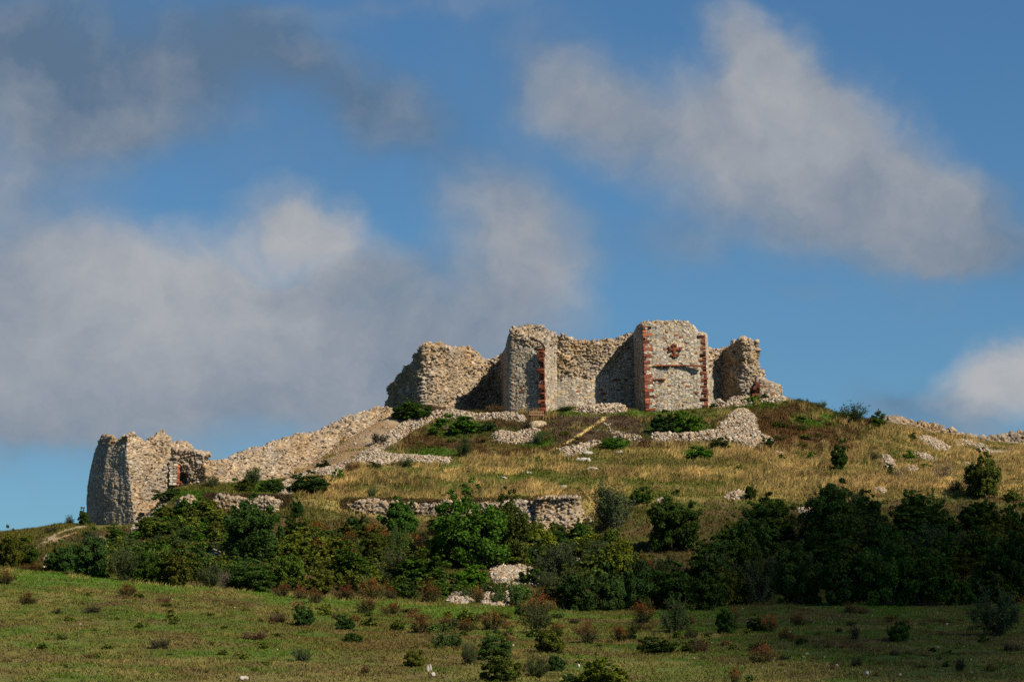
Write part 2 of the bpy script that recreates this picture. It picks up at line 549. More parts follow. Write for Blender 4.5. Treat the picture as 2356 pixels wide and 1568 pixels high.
# outlines of the loose stone heaps: stones lie there, no turf
HEAPS = [
    ([(985, 946), (1035, 943), (1100, 952), (1175, 950), (1208, 958), (1206, 972), (1150, 966), (1060, 966), (1000, 964), (955, 990), (915, 1018), (880, 1036), (868, 1048), (842, 1060), (818, 1064), (816, 1052), (845, 1036), (880, 1002), (915, 978), (950, 960)],
     'long pale bank of loose stones curving down from the peaked tower', 12, .18, .5),
    ([(868, 1036), (905, 1046), (960, 1048), (1010, 1050), (1042, 1056), (1036, 1068), (990, 1067), (930, 1064), (880, 1070), (850, 1070), (830, 1062)], 'pale stone bank branching right along the foot of the brown mound', 12, .18, .45),
    ([(816, 1058), (845, 1066), (800, 1078), (790, 1090), (770, 1104), (730, 1098), (690, 1104), (668, 1116), (690, 1128), (668, 1140), (640, 1141), (648, 1110), (690, 1090), (745, 1076)], 'stone bank spreading beside the long wall down to the terrace', 12, .18, .35),
    ([(1132, 1000), (1150, 992), (1185, 996), (1225, 986), (1242, 990), (1236, 1018), (1200, 1022), (1150, 1020), (1138, 1014)], 'stone heap just below the bare earth mound', 13, .2, .7),
    ([(1205, 985), (1200, 965), (1214, 958), (1206, 990)], 'narrow spill of stones beside the bare earth mound', 11, .16, .3),
    ([(1312, 943), (1345, 938), (1395, 932), (1430, 930), (1444, 938), (1440, 950), (1390, 952), (1340, 950)], 'oblong stone heap at the foot of the sagging castle wall', 13, .2, .8),
    ([(1383, 972), (1398, 970), (1410, 988), (1440, 996), (1478, 1004), (1476, 1018), (1440, 1018), (1412, 1008), (1398, 990)], 'thin scatter of stones sliding down the brown mound', 7, .16, .15),
    ([(1684, 948), (1712, 940), (1732, 950), (1742, 966), (1744, 985), (1752, 998), (1776, 1008), (1782, 1020), (1760, 1022), (1740, 1034), (1705, 1030), (1685, 1018), (1640, 1016), (1645, 990), (1665, 968)], 'largest fan of white stones, spilling below the right castle wall', 13, .2, .3),
    ([(1497, 1000), (1510, 996), (1560, 1000), (1600, 994), (1648, 990), (1650, 1014), (1600, 1014), (1550, 1018), (1500, 1016)], 'low stone bank joining the stone fan, below the green bush', 12, .2, .6),
    ([(1285, 1034), (1310, 1031), (1340, 1022), (1372, 1014), (1385, 1018), (1360, 1030), (1345, 1042), (1330, 1050), (1290, 1052)], 'small tidy stone pile where the track meets the meadow', 12, .19, .7),
    ([(1670, 927), (1690, 916), (1712, 912), (1730, 918), (1735, 930), (1700, 936), (1675, 934)], 'white stone heap in front of the blunt ruin wall', 13, .19, .9),
    ([(1628, 918), (1640, 908), (1652, 922), (1676, 932), (1680, 938), (1650, 940), (1630, 936)], 'spill of stones against the right side of the cross tower', 12, .18, .8),
    ([(1744, 919), (1790, 914), (1812, 914), (1824, 921), (1790, 926), (1752, 926)], 'stones fallen at the foot of the sloping stub, on the skyline', 11, .18, .5),
    ([(2105, 1006), (2135, 1004), (2165, 1014), (2190, 1034), (2182, 1042), (2150, 1036), (2122, 1022)], 'grey stone heap below the skyline wall, nearest its left end', 13, .2, .5),
    ([(2179, 1014), (2215, 1010), (2268, 1022), (2278, 1034), (2300, 1050), (2280, 1052), (2240, 1034), (2200, 1028)], 'thin stone spread under the skyline wall', 8, .18, .3),
    ([(2102, 1043), (2130, 1044), (2156, 1056), (2150, 1064), (2120, 1056)], 'small heap of stones among green plants on the right slope', 11, .19, .4),
    ([(2030, 1050), (2040, 1045), (2058, 1060), (2064, 1078), (2040, 1080), (2028, 1066)], 'upright stone heap beside the lime green patch', 12, .2, .6),
    ([(2084, 1076), (2100, 1071), (2116, 1082), (2110, 1092), (2088, 1090)], 'little stone heap behind the grey twigs', 11, .19, .5),
    ([(2212, 1064), (2228, 1064), (2256, 1082), (2248, 1088), (2224, 1076)], 'white stone ridge behind the lone slope tree', 11, .2, .4),
    ([(2000, 1134), (2014, 1125), (2034, 1126), (2044, 1135), (2020, 1140)], 'small bright stone heap above the dark thicket', 13, .2, .6),
    ([(1664, 1147), (1674, 1137), (1700, 1130), (1716, 1132), (1706, 1145), (1690, 1152)], 'bright white stone pile beside the round dark bush', 14, .21, .6),
    ([(1507, 1152), (1520, 1147), (1536, 1147), (1540, 1156), (1524, 1160)], 'small white stone pile above the lone dark tree', 13, .18, .4),
    ([(1774, 1046), (1790, 1040), (1808, 1042), (1800, 1050)], 'few flat stones on the brown slope below the stone fan', 11, .17, .2),
    ([(1124, 1312), (1145, 1302), (1190, 1306), (1225, 1312), (1244, 1330), (1240, 1350), (1200, 1346), (1165, 1350), (1135, 1345)], 'broad stone heap in the middle of the lower bushes', 13, .21, .6),
    ([(1027, 1388), (1034, 1372), (1060, 1362), (1088, 1352), (1092, 1384), (1060, 1396)], 'grey stone heap at the field edge, left of the broad heap', 13, .21, .5),
    ([(1104, 1392), (1108, 1342), (1125, 1350), (1150, 1362), (1178, 1356), (1176, 1394), (1140, 1398)], 'stone heap at the field edge behind the thin sapling', 11, .21, .4),
    ([(1320, 1292), (1332, 1286), (1352, 1302), (1362, 1312), (1340, 1310)], 'small pale stone spill under the yellow green bushes', 12, .19, .3),
    ([(455, 1282), (468, 1266), (495, 1262), (508, 1276), (500, 1292), (466, 1294)], 'grey stone heap beside the large dark tree on the left slope', 13, .21, .5),
    ([(98, 1308), (104, 1282), (112, 1272), (128, 1290), (122, 1312)], 'scattered white stones at the left end of the bushes', 8, .19, .2),
    ([(300, 1216), (330, 1190), (372, 1158), (384, 1160), (352, 1190), (318, 1222), (300, 1232)], 'band of stones fallen along the foot of the tower stump', 11, .18, .3),
    ([(1835, 1172), (1862, 1168), (1880, 1180), (1862, 1192), (1840, 1186)], 'dim stones showing between the dark thicket trees', 10, .2, .3),
    ([(1330, 1118), (1345, 1180), (1372, 1200), (1340, 1206), (1326, 1214)], 'stones crumbling off the right end of the terrace block', 8, .18, .2),
]

GREEN_SPOTS = [(1050, 985, 62, 24), (1230, 1015, 45, 18), (1417, 1022, 38, 14), (1300, 948, 45, 8), (1560, 985, 80, 22), (1606, 1044, 40, 14),
               (1000, 1040, 60, 10), (1440, 950, 60, 6), (1740, 930, 60, 9), (1500, 950, 60, 5), (1880, 965, 60, 18), (440, 1140, 60, 12), (600, 1120, 60, 16)]
LIME_SPOTS = [(2010, 1068, 48, 22), (2100, 1052, 70, 16), (1220, 1090, 60, 20), (1330, 1110, 60, 14), (1500, 1110, 70, 14), (1650, 1110, 60, 14),
              (1750, 1156, 70, 10), (1570, 1165, 60, 18), (1900, 1080, 60, 14), (1480, 1140, 60, 14), (2270, 1030, 60, 8), (1210, 1058, 40, 12)]
DIRT_POLY = [(650, 1095), (720, 1058), (783, 1010), (850, 970), (898, 944), (935, 955), (932, 985), (900, 1006), (870, 1036), (842, 1056), (800, 1064), (750, 1080), (700, 1096), (655, 1106)]
DIRT_SPOTS = [(1610, 1005, 26, 12), (230, 1245, 14, 14), (125, 1240, 22, 5), (905, 965, 20, 12), (2290, 1040, 50, 6), (870, 1010, 40, 20)]


def cover_at(X, Y, Zs=None):
    """colour (n,3), grass height, dryness for ground points"""
    X, Y = np.asarray(X, float), np.asarray(Y, float)
    if Zs is None:
        Zs = gz(X, Y)
    P2_ = np.column_stack([X, Y])
    px, py = proj(np.column_stack([X, Y, Zs]))
    n1 = fbm(P2_, 7, 4, 21)
    n2 = fbm(P2_, 2.2, 4, 33)
    n3 = fbm(P2_ * np.array([1, .5]), 3.5, 3, 55)
    c = np.zeros((len(X), 3))
    h = np.full(len(X), .3)

    def over(w, colr, hh=None):
        nonlocal c, h
        w = np.clip(w, 0, 1)
        c = c * (1 - w[:, None]) + np.asarray(colr) * w[:, None]
        if hh is not None:
            h = h * (1 - w) + hh * w

    field = Y < 276
    # field
    over(np.ones(len(X)), C_OLIVE * .52 + C_GREEN * .52, .14)
    over(sstep(n1, .46, .62) * .6, C_BROWN * 1.1, .16)
    over(sstep(n3, .46, .34) * .4, C_BROWN * .9, .18)
    over(sstep(n2, .54, .70) * .55, C_OLIVE * 1.35, .2)
    over(sstep(fbm(P2_, 4.5, 3, 83), .48, .62) * .6, C_GREEN * np.array([.85, 1.15, .8]), .13)
    over(sstep(n2, .50, .36) * .6 * sstep(n1, .62, .4), C_BRIGHT, .12)
    over(sstep(n3, .62, .74) * .45, C_TAN * .5, .26)
    near = sstep(Y, 212, 180)
    over(near * .4 * sstep(n2, .35, .6), np.array([.22, .195, .07]), .2)
    band = sstep(np.abs(py - (CREST(px) + 14)), 24, 6) * field
    over(band * .6 * sstep(n1, .65, .4), C_BRIGHT * 1.35, .15)
    rustb = ell(px, py, 980, 1450, 420, 60) * field * sstep(n2, .4, .6)
    over(rustb * .45, C_RUST * .9, .22)
    # hill
    hill = sstep(Y, 274, 278)
    over(hill, C_OLIVE * .75, .35)
    over(hill * sstep(n1, .4, .6) * .7, C_BROWN, .3)
    over(hill * sstep(n2, .52, .66) * .5, C_GREEN, .3)
    mead = hill * sstep(Y, 338, 342) * sstep(px, 640, 800)
    over(mead, C_TAN, .72)
    over(mead * sstep(n2, .50, .62) * .8, C_OLIVE * 1.35, .3)
    over(mead * sstep(n1, .48, .60) * .8, C_GREEN * 1.25, .2)
    over(mead * sstep(n3, .58, .7) * .5, C_BROWN * 1.4, .5)
    rightm = mead * sstep(px, 1640, 1850)
    over(rightm * .3, C_BROWN * 1.7, .5)
    over(mead * sstep(fbm(P2_, 11, 3, 71), .48, .62) * .6, C_OLIVE * 1.1, .3)
    over(mead * sstep(fbm(P2_, 6, 3, 73), .58, .7) * .45, C_BROWN * 1.3, .4)
    over(rightm * sstep(n1, .5, .62) * .5, C_TAN * .9, .6)
    over(mead * sstep(px, 2060, 2250) * sstep(n2, .62, .4) * .8, C_TAN, .6)
    leftt = hill * sstep(Y, 338, 342) * sstep(px, 700, 560)
    over(leftt, C_OLIVE, .3)
    # mound below the castle
    ml = lin([(600, 1300), (860, 1300), (880, 1040), (960, 1046), (1040, 1052), (1150, 1050), (1250, 1040), (1400, 1030), (1600, 1020), (1780, 1036), (1900, 1046),
              (1960, 1020), (2040, 985), (2100, 960), (2400, 900)])
    mound = hill * sstep(py - ml(px) + (n2 - .5) * 30, 6, -8) * sstep(px, 870, 900) * sstep(Y, 360, 366)
    over(mound, C_BROWN * .95, .4)
    over(mound * sstep(n1, .50, .66) * .6, C_GREEN * .9, .3)
    over(mound * ell(px, py, 1370, 990, 150, 40) * .85, np.array([.105, .072, .045]), .25)
    over(mound * ell(px, py, 1000, 1015, 90, 26) * .6, C_RUST * .8, .3)
    over(mound * sstep(n3, .55, .68) * .7, C_RUST, .4)
    over(mound * sstep(n2, .58, .7) * .6, C_OLIVE * 1.1, .35)
    over(hill * ell(px, py, 1840, 985, 130, 45) * sstep(n2, .28, .48) * .92, C_RUST * .9, .42)
    over(hill * ell(px, py, 1960, 1010, 90, 30) * sstep(n3, .42, .6) * .7, C_BROWN * 1.2, .4)
    for s in GREEN_SPOTS:
        over(ell(px, py, *s) * hill * sstep(n2 + .25, .4, .7), C_BRIGHT, .28)
    for s in LIME_SPOTS:
        over(ell(px, py, *s) * hill * .75 * sstep(n2 + .2, .45, .7), np.array([.12, .15, .025]), .25)
    over((inpoly(px, py, DIRT_POLY) & (Y > 345)).astype(float) * sstep(n2, .75, .55), C_DIRT * (0.45 + .9 * n2[:, None]), .0)
    for s in DIRT_SPOTS:
        over(ell(px, py, *s) * hill * .9, C_PALE * .95, .02)
    # castle forecourt
    over(hill * sstep(py, 962, 952) * sstep(px, 1270, 1300) * sstep(px, 1700, 1650) * .5, C_GREEN * 1.3, .15)
    # foot track over the mound, trodden paths
    tx = np.interp(py, [958, 975, 1000, 1020, 1036], [1395, 1372, 1335, 1300, 1268])
    over((np.abs(px - tx) < 5.5).astype(float) * (py > 958) * (py < 1038) * hill, C_TAN * 1.25, .0)
    over(hill * (np.abs(py - 1138) < 3) * (px > 520) * (px < 650), C_PALE, .02)
    tr = np.interp(px, [79, 130, 176, 200], [1262, 1228, 1214, 1212])
    over((np.abs(py - tr) < 4) * (px > 79) * (px < 200) * 1.0 * hill, C_PALE * .9, .0)
    tr = np.interp(px, [100, 150, 185], [1256, 1232, 1222])
    over((np.abs(py - tr) < 2.5) * (px > 100) * (px < 185) * 1.0 * hill, C_DIRT, .0)
    stony = np.zeros(len(X), bool)
    on = (Y > 284) & (Y < 412)
    for poly_, _l, dn, _s, _h in HEAPS:
        if dn >= 10:
            m = on & inpoly(px, py, poly_)
            stony |= m
    over(stony.astype(float) * .85, C_PALE * (.6 + .5 * n2[:, None]), .0)
    return c, h, px, py


gc, gh, _, _ = cover_at(GX.ravel(), YY.ravel(), Z.ravel())
nr, nc = Z.shape
idx = np.arange(nr * nc).reshape(nr, nc)
quads = np.stack([idx[:-1, :-1], idx[:-1, 1:], idx[1:, 1:], idx[1:, :-1]], -1).reshape(-1, 4)
ground = build('ground', np.column_stack([GX.ravel(), YY.ravel(), Z.ravel()]), quads, M_GROUND, gc * .82, smooth_faces=True)
tag(ground, 'grassy hillside with meadow, brown mound and green field in front', 'hill', kind='structure')

# ------------------------------------------------------------------ masonry
def remesh(V, Fs, voxel):
    me = bpy.data.meshes.new('coarse')
    me.from_pydata([tuple(v) for v in V], [], [tuple(int(i) for i in f) for f in Fs])
    me.update()
    ob = bpy.data.objects.new('coarse', me)
    COL.objects.link(ob)
    md = ob.modifiers.new('r', 'REMESH')
    md.mode = 'VOXEL'
    md.voxel_size = voxel
    dg = bpy.context.evaluated_depsgraph_get()
    ev = ob.evaluated_get(dg)
    m2 = ev.to_mesh()
    n = len(m2.vertices)
    co = np.empty(n * 3, np.float32)
    m2.vertices.foreach_get('co', co)
    nn = np.empty(n * 3, np.float32)
    m2.vertex_normals.foreach_get('vector', nn)
    m2.calc_loop_triangles()
    sizes = np.empty(len(m2.polygons), np.int32)
    m2.polygons.foreach_get('loop_total', sizes)
    lv = np.empty(len(m2.loops), np.int32)
    m2.loops.foreach_get('vertex_index', lv)
    fq = lv.reshape(-1, 4) if (sizes == 4).all() else None
    if fq is None:
        tri = np.empty(len(m2.loop_triangles) * 3, np.int32)
        m2.loop_triangles.foreach_get('vertices', tri)
        fq = tri.reshape(-1, 3)
    ev.to_mesh_clear()
    bpy.data.objects.remove(ob)
    bpy.data.meshes.remove(me)
    return co.reshape(-1, 3).astype(float), nn.reshape(-1, 3).astype(float), fq


def strip(stations, thick, batter=.06, step=.45, jag=.12, seed=1):
    """coarse closed wall along a plan path. stations: (px, Y, py of the front top edge[, py of the back top edge])"""
    st = []
    for s in stations:
        p = at(s[0], s[2], s[1])
        zb = at(s[0], s[3], s[1] + thick)[2] if len(s) > 3 and s[3] is not None else p[2]
        st.append((p[0], p[1], p[2], zb))
    st = np.array(st)
    seg = np.linalg.norm(np.diff(st[:, :2], axis=0), axis=1)
    t = np.concatenate([[0], np.cumsum(seg)])
    n = max(3, int(t[-1] / step))
    tt = np.unique(np.concatenate([np.linspace(0, t[-1], n), t]))
    A = np.column_stack([np.interp(tt, t, st[:, k]) for k in range(4)])
    d = np.gradient(A[:, :2], axis=0)
    # soften the direction so that corners keep a sane thickness
    d /= np.linalg.norm(d, axis=1, keepdims=True) + 1e-9
    for _ in range(2):
        d[1:-1] = (d[:-2] + 2 * d[1:-1] + d[2:]) / 4
        d /= np.linalg.norm(d, axis=1, keepdims=True) + 1e-9
    back = np.column_stack([-d[:, 1], d[:, 0]])
    j = (fbm(np.column_stack([tt + seed * 37.1, tt * 0]), 1.3, 3, seed) - .5) * 2 * jag
    j = j + np.round((vnoise(np.column_stack([tt + seed * 11.3, tt * 0]), .8, seed + 5) - .5) * 3.2) * jag * 1.3
    base = np.minimum(gz(A[:, 0], A[:, 1]), gz(A[:, 0] + back[:, 0] * thick, A[:, 1] + back[:, 1] * thick)) - 1.0
    zt, zb = A[:, 2] + j, A[:, 3] + j
    hgt = np.maximum(zt - base, .2)
    out = back * (hgt * batter)[:, None]
    N = len(tt)
    fb = np.column_stack([A[:, :2] - out, base])
    ft = np.column_stack([A[:, :2], np.maximum(zt, base + .2)])
    bt = np.column_stack([A[:, :2] + back * thick, np.maximum(zb, base + .2)])
    bb = np.column_stack([A[:, :2] + back * thick, base])
    V = np.concatenate([fb, ft, bt, bb])
    Fs = []
    for k in range(4):
        a, b = k * N, ((k + 1) % 4) * N
        for i in range(N - 1):
            Fs.append((a + i, a + i + 1, b + i + 1, b + i))
    Fs.append((0, N, 2 * N, 3 * N))
    Fs.append((N - 1, 4 * N - 1, 3 * N - 1, 2 * N - 1))
    return V, Fs


def mass(stations, step=.5, jag=.1, seed=1, top_dip=0.0):
    """coarse closed block. stations round the plan, counter-clockwise from above: (px foot, Y foot, px top, Y top, py top)"""
    bot, top = [], []
    m = len(stations)
    for i in range(m):
        a, b = stations[i], stations[(i + 1) % m]
        pa, pb = at(a[2], a[4], a[3]), at(b[2], b[4], b[3])
        fa, fb = at(a[0], a[4], a[1]), at(b[0], b[4], b[1])
        n = max(1, int(np.linalg.norm((pb - pa)[:2]) / step))
        for k in range(n):
            t = k / n
            top.append(pa * (1 - t) + pb * t)
            bot.append(fa * (1 - t) + fb * t)
    top, bot = np.array(top), np.array(bot)
    s = np.arange(len(top)) * step
    top[:, 2] += (fbm(np.column_stack([s + seed * 31.7, s * 0]), 1.2, 3, seed) - .5) * 2 * jag
    bot[:, 2] = gz(bot[:, 0], bot[:, 1]) - 1.0
    N = len(top)
    c = top.mean(0)
    c[2] -= top_dip
    V = np.concatenate([bot, top, [c], [bot.mean(0)]])
    Fs = []
    for i in range(N):
        j = (i + 1) % N
        Fs += [(i, j, N + j, N + i), (N + i, N + j, 2 * N), (j, i, 2 * N + 1)]
    return V, Fs


STONE_PAL = np.array([[.58, .44, .28], [.50, .385, .25], [.62, .49, .33], [.45, .365, .265], [.55, .395, .225], [.63, .52, .38], [.38, .31, .23], [.48, .39, .29]])
FACE_PAL = np.array([[.47, .41, .325], [.40, .36, .30], [.54, .47, .37], [.34, .31, .265], [.49, .41, .30], [.60, .53, .42], [.43, .385, .325], [.52, .40, .235]])


def masonry(name, coarse, voxel, seed, faced=None, push=None, red=.012, parent=None, amp=1.0, tone=1.0, cell=(.38, .38, .18), lump=1.0, bigf=.86):
    """remeshed coarse shape turned into laid or broken stone: real relief stone by stone, a colour per stone.
    faced(px,py,N) -> 0..1 how far the outer facing survives there"""
    V, N, Fq = remesh(*coarse, voxel)
    px, py = proj(V)
    front = sstep(-N[:, 1], .05, .4)
    fc = np.clip(faced(px, py, N), 0, 1) if faced else np.zeros(len(V))
    broad = fbm(V, 2.2, 3, seed + 3) - .5
    mid = fbm(V, .8, 3, seed + 4) - .5
    wob = np.column_stack([fbm(V, .9, 2, seed + 70 + k) - .5 for k in range(3)]) * .22
    gr, rr, tr_ = voronoi(V + wob, cell, seed)
    gb, rb, tb_ = voronoi(V + wob, tuple(np.array(cell) * 1.75), seed + 90)
    big = (rb[0] > bigf) & (gb > .06)
    gr = np.where(big, gb * 1.3, gr)
    rr = [np.where(big, rb[k], rr[k]) for k in range(3)]
    rr[0] = np.where(big, .6 + .4 * rr[1], rr[0])
    rr[2] = np.minimum(rr[2], np.where(big, .95, 1))
    tr_ = np.where(big, tb_, tr_)
    gf, rf, tf_ = voronoi(V + wob * .45, (.46, .46, .25), seed + 50)
    rough_d = (sstep(gr, .02, .20) * (.05 + .17 * rr[0]) + (rr[1] - .5) * .10 + tr_ * .46 + broad * 1.15 * lump + mid * .5 * lump) * amp
    hole = (rr[2] > .945)
    rough_d = rough_d - hole * .45 * sstep(gr, 0, .3)
    face_d = sstep(gf, .02, .14) * (.05 + .04 * rf[0]) + tf_ * .05 + broad * .14 * lump + .16 - (rf[2] > .975) * .10
    d = rough_d * (1 - fc) + face_d * fc
    V2 = V + N * d[:, None]
    if push is not None:
        V2 = push(V2, px, py, N)
    i1 = (rr[1] * len(STONE_PAL)).astype(int) % len(STONE_PAL)
    i2 = (rf[1] * len(FACE_PAL)).astype(int) % len(FACE_PAL)
    c1 = STONE_PAL[i1] * np.array([1.05, 1.04, 1.06]) * (.80 + .34 * rr[2])[:, None]
    c2 = FACE_PAL[i2] * (.92 + .5 * rf[0])[:, None]
    mort1 = np.array([.27, .19, .11])
    mort2 = np.array([.22, .175, .125])
    k1 = sstep(gr, .04, .20)[:, None]
    k2 = sstep(gf, .05, .16)[:, None]
    c1 = mort1 * (1 - k1) + c1 * k1
    c2 = mort2 * (1 - k2) + c2 * k2
    isred = (rf[2] < red * 1.6)
    c2[isred] = c2[isred] * np.array([.55, .22, .14])
    ochre = sstep(fbm(V, 3.0, 3, seed + 8), .52, .72) * .5
    c1 = c1 * (1 - ochre[:, None] * np.array([.05, .22, .48]))
    grey = sstep(fbm(V, 2.6, 3, seed + 12), .5, .7) * .35
    c1 = c1 * (1 - grey[:, None]) + c1.mean(1, keepdims=True) * np.array([.92, .9, .86]) * grey[:, None]
    c = (c1 * (1 - fc[:, None]) + c2 * fc[:, None]) * tone * .84 * (.72 + .5 * fbm(V * np.array([1, 1, .8]), 2.4, 4, seed + 31))[:, None]
    ob = build(name, V2, Fq, M_STONE, c, parent)
    return ob


def blockwork(name, blocks, mat, parent, pal, seed, bev=.03):
    """many squared stones in one mesh: blocks = (centre, x axis, y axis, z axis as half vectors); edges chipped"""
    rg = np.random.default_rng(seed)
    Vs, Fs, Cs = [], [], []
    base = np.array([[x, y, z] for x in (-1, 1) for y in (-1, 1) for z in (-1, 1)], float)
    for (c, ax, ay, az) in blocks:
        c, ax, ay, az = map(np.asarray, (c, ax, ay, az))
        L = np.array([np.linalg.norm(ax), np.linalg.norm(ay), np.linalg.norm(az)])
        k = 1 - bev / np.maximum(L, bev * 1.5)
        v = []
        for s in base:          # each corner becomes three points: a chipped corner
            for a in range(3):
                w = s * k
                w[a] = s[a]
                v.append(w)
        v = np.array(v) + rg.normal(0, .06, (24, 3))
        P = c + v[:, :1] * ax + v[:, 1:2] * ay + v[:, 2:] * az
        o = sum(len(x) for x in Vs)
        ix = lambda i, a: i * 3 + a
        f4, f3 = [], []
        for a in range(3):
            b1, b2 = [q for q in range(3) if q != a]
            for sgn in (0, 1):
                bits = [(0, 0), (1, 0), (1, 1), (0, 1)]
                q = []
                for (p1, p2) in bits:
                    bb = [0, 0, 0]
                    bb[a], bb[b1], bb[b2] = sgn, p1, p2
                    q.append(ix(bb[0] * 4 + bb[1] * 2 + bb[2], a))
                f4.append(q)
        for i in range(8):
            f3.append((ix(i, 0), ix(i, 1), ix(i, 2)))
        bitval = (4, 2, 1)
        for a in range(3):       # bevel strips along axis a
            b1, b2 = [q for q in range(3) if q != a]
            for p1 in (0, 1):
                for p2 in (0, 1):
                    i0 = p1 * bitval[b1] + p2 * bitval[b2]
                    i1 = i0 + bitval[a]
                    f4.append((ix(i0, b1), ix(i1, b1), ix(i1, b2), ix(i0, b2)))
        Vs.append(P)
        Fs.append((np.array(f4) + o, np.array(f3) + o))
        col = pal[rg.integers(len(pal))] * rg.uniform(.65, 1.3)
        Cs.append(np.repeat(col[None], 24, 0))
    V = np.concatenate(Vs)
    ob = build(name, V, [np.concatenate([f[0] for f in Fs]), np.concatenate([f[1] for f in Fs])], mat, np.concatenate(Cs), parent)
    return ob


RED_PAL = np.array([[.25, .074, .036], [.20, .060, .031], [.30, .10, .046], [.12, .042, .026], [.22, .078, .044]])


def quoin_blocks(foot, head, along, into, seed, n, lw=(.45, .95), dep=(.45, .8), proud=.10):
    """alternating long and short corner stones from the foot to the head of a corner. along, into: unit vectors of the two faces, away from the corner"""
    rg = np.random.default_rng(seed)
    foot, head, along, into = map(np.asarray, (foot, head, along, into))
    out = []
    z = 0.0
    i = 0
    H = np.linalg.norm(head - foot)
    while z < H - .12:
        h = min(rg.uniform(.8, 1.2) * H / n, H - z)
        p = foot + (head - foot) * ((z + h / 2) / H)
        w = lw[i % 2] * rg.uniform(.75, 1.3)
        dd = dep[(i + 1) % 2] * rg.uniform(.8, 1.2)
        c = p + along * (w / 2 - proud) + into * (dd / 2 - proud)
        out.append((c, along * w / 2, into * dd / 2, (head - foot) / H * (h / 2 - .012)))
        z += h
        i += 1
    return out


def unit(v):
    v = np.asarray(v, float)
    return v / np.linalg.norm(v)


# ---- left tower of the lower fortress: tapered outer shell facing left, broken core facing right
lt = empty('ruined_tower', tuple(at(275, 1200, 352)))
tag(lt, 'tapered grey tower stump with broken lit core, lowest ruin at the left end', 'tower')
TS = [(197, 358.5, 243, 358.0, 1008), (203, 355.0, 236, 355.2, 1013), (219, 352.2, 246, 352.8, 1003), (248, 350.0, 260, 351.0, 1004), (262, 349.4, 268, 350.6, 1017), (286, 348.6, 281, 350.0, 1004), (317, 347.6, 292, 349.2, 1001),
      (345, 349.8, 309, 350.6, 995), (356, 351.1, 322, 351.4, 1010), (362, 351.7, 331, 352.1, 1021), (372, 352.8, 346, 353.0, 1024), (380, 353.5, 354, 353.7, 1010),
      (388, 354.2, 362, 354.3, 994), (391, 354.5, 376, 354.8, 990), (394, 354.9, 384, 355.2, 999), (396, 355.4, 392, 355.6, 1014), (397, 357.2, 393, 357.0, 1028), (350, 360.8, 350, 360.2, 1030), (260, 361.5, 282, 360.8, 1024)]


def f_lt(px, py, N):
    return sstep(N[:, 0], .12, -.12) * sstep(py, 1012, 1030 + 0) * .85




def bulge(V, px, py, N):
    t = np.clip((1210 - py) / 205, 0, 1)
    V = V.copy()
    w = sstep(px, 310, 225)
    V[:, 0] -= w * (.7 * np.sin(t ** 1.15 * math.pi) ** .8)
    flare = sstep(N[:, 0], .2, .6) * np.clip((1165 - py) / -50, 0, 1)
    V[:, 0] += flare * .5
    return V


masonry('masonry', mass(TS, jag=.22, seed=3, top_dip=1.6), .08, 11, f_lt, bulge, parent=lt, red=0)
lt_objs = [o for o in COL.objects if o.parent == lt]


def reparent(o, p):
    bpy.context.view_layer.update()
    o.parent = p
    o.matrix_parent_inverse = Matrix.Translation(-Vector(p.location))


reparent(lt_objs[0], lt)

# ---- wall between the stump and the long wall, with white pier, red stone strip and a dark niche
sp = empty('ruined_wall', tuple(at(430, 1112, 353)))
tag(sp, 'short ruined wall with red stone strip and dark niche, right of the tower stump', 'wall', kind='thing')


def niche(V, px, py, N):
    w = (px > 414) & (px < 433) & (py > 1091 - 5 * np.sin(np.clip((px - 414) / 19, 0, 1) * math.pi)) & (py < 1111) & (N[:, 1] < -.2)
    V = V.copy()
    V[w, 1] += 1.5
    return V


o = masonry('masonry', strip([(376, 357.6, 1016), (386, 356.6, 1020), (396, 355.6, 1032), (405, 355.2, 1037), (420, 355, 1033), (437, 354.6, 1034), (452, 354.2, 1036), (463, 354, 1038), (470, 353.9, 1046), (474, 354.0, 1064)], 2.6, .02, jag=.08, seed=5), .09, 23, push=niche, lump=.35)
reparent(o, sp)
A_, B_ = at(388, 1116, 354.55), at(388, 1060, 354.75)
pier = []
for i in range(9):
    p = A_ + (B_ - A_) * (i + .5) / 9
    for k in range(2):
        pier.append((p + np.array([.24 + .42 * k + (.1 if i % 2 else 0), .0, 0]), (.2, 0, 0), (0, .25, 0), (0, 0, .135)))
reparent(blockwork('pier', pier, M_RED, None, np.array([[.36, .32, .26], [.31, .28, .23], [.28, .23, .17]]), 4), sp)
A_, B_ = at(406.5, 1118, 354.35), at(406.5, 1068, 354.5)
reparent(blockwork('quoin', quoin_blocks(A_, B_, (1, 0, 0), (0, 1, 0), 6, 8, (.24, .4), (.3, .4), .0), M_RED, None, RED_PAL * np.array([1.3, 1.2, 1.2]), 6), sp)

# ---- long wall climbing to the upper castle
GT = [(472, 353.6, 1062), (475, 353.8, 1070), (501, 356, 1065), (533, 359.5, 1063), (553, 361.8, 1056), (575, 363.5, 1046), (593, 365, 1043), (644, 370.5, 1024), (673, 373.5, 1014), (734, 380, 999),
      (795, 386.8, 982), (808, 388, 971), (839, 391.5, 955), (870, 394.8, 947), (898, 397.6, 938), (908, 398.6, 941)]
o = masonry('ruined_wall', strip(GT, 2.2, .10, jag=.10, seed=7), .082, 31, amp=.95, bigf=.9)
tag(o, 'long broken rubble wall climbing from the tower stump up to the castle', 'wall', kind='thing')

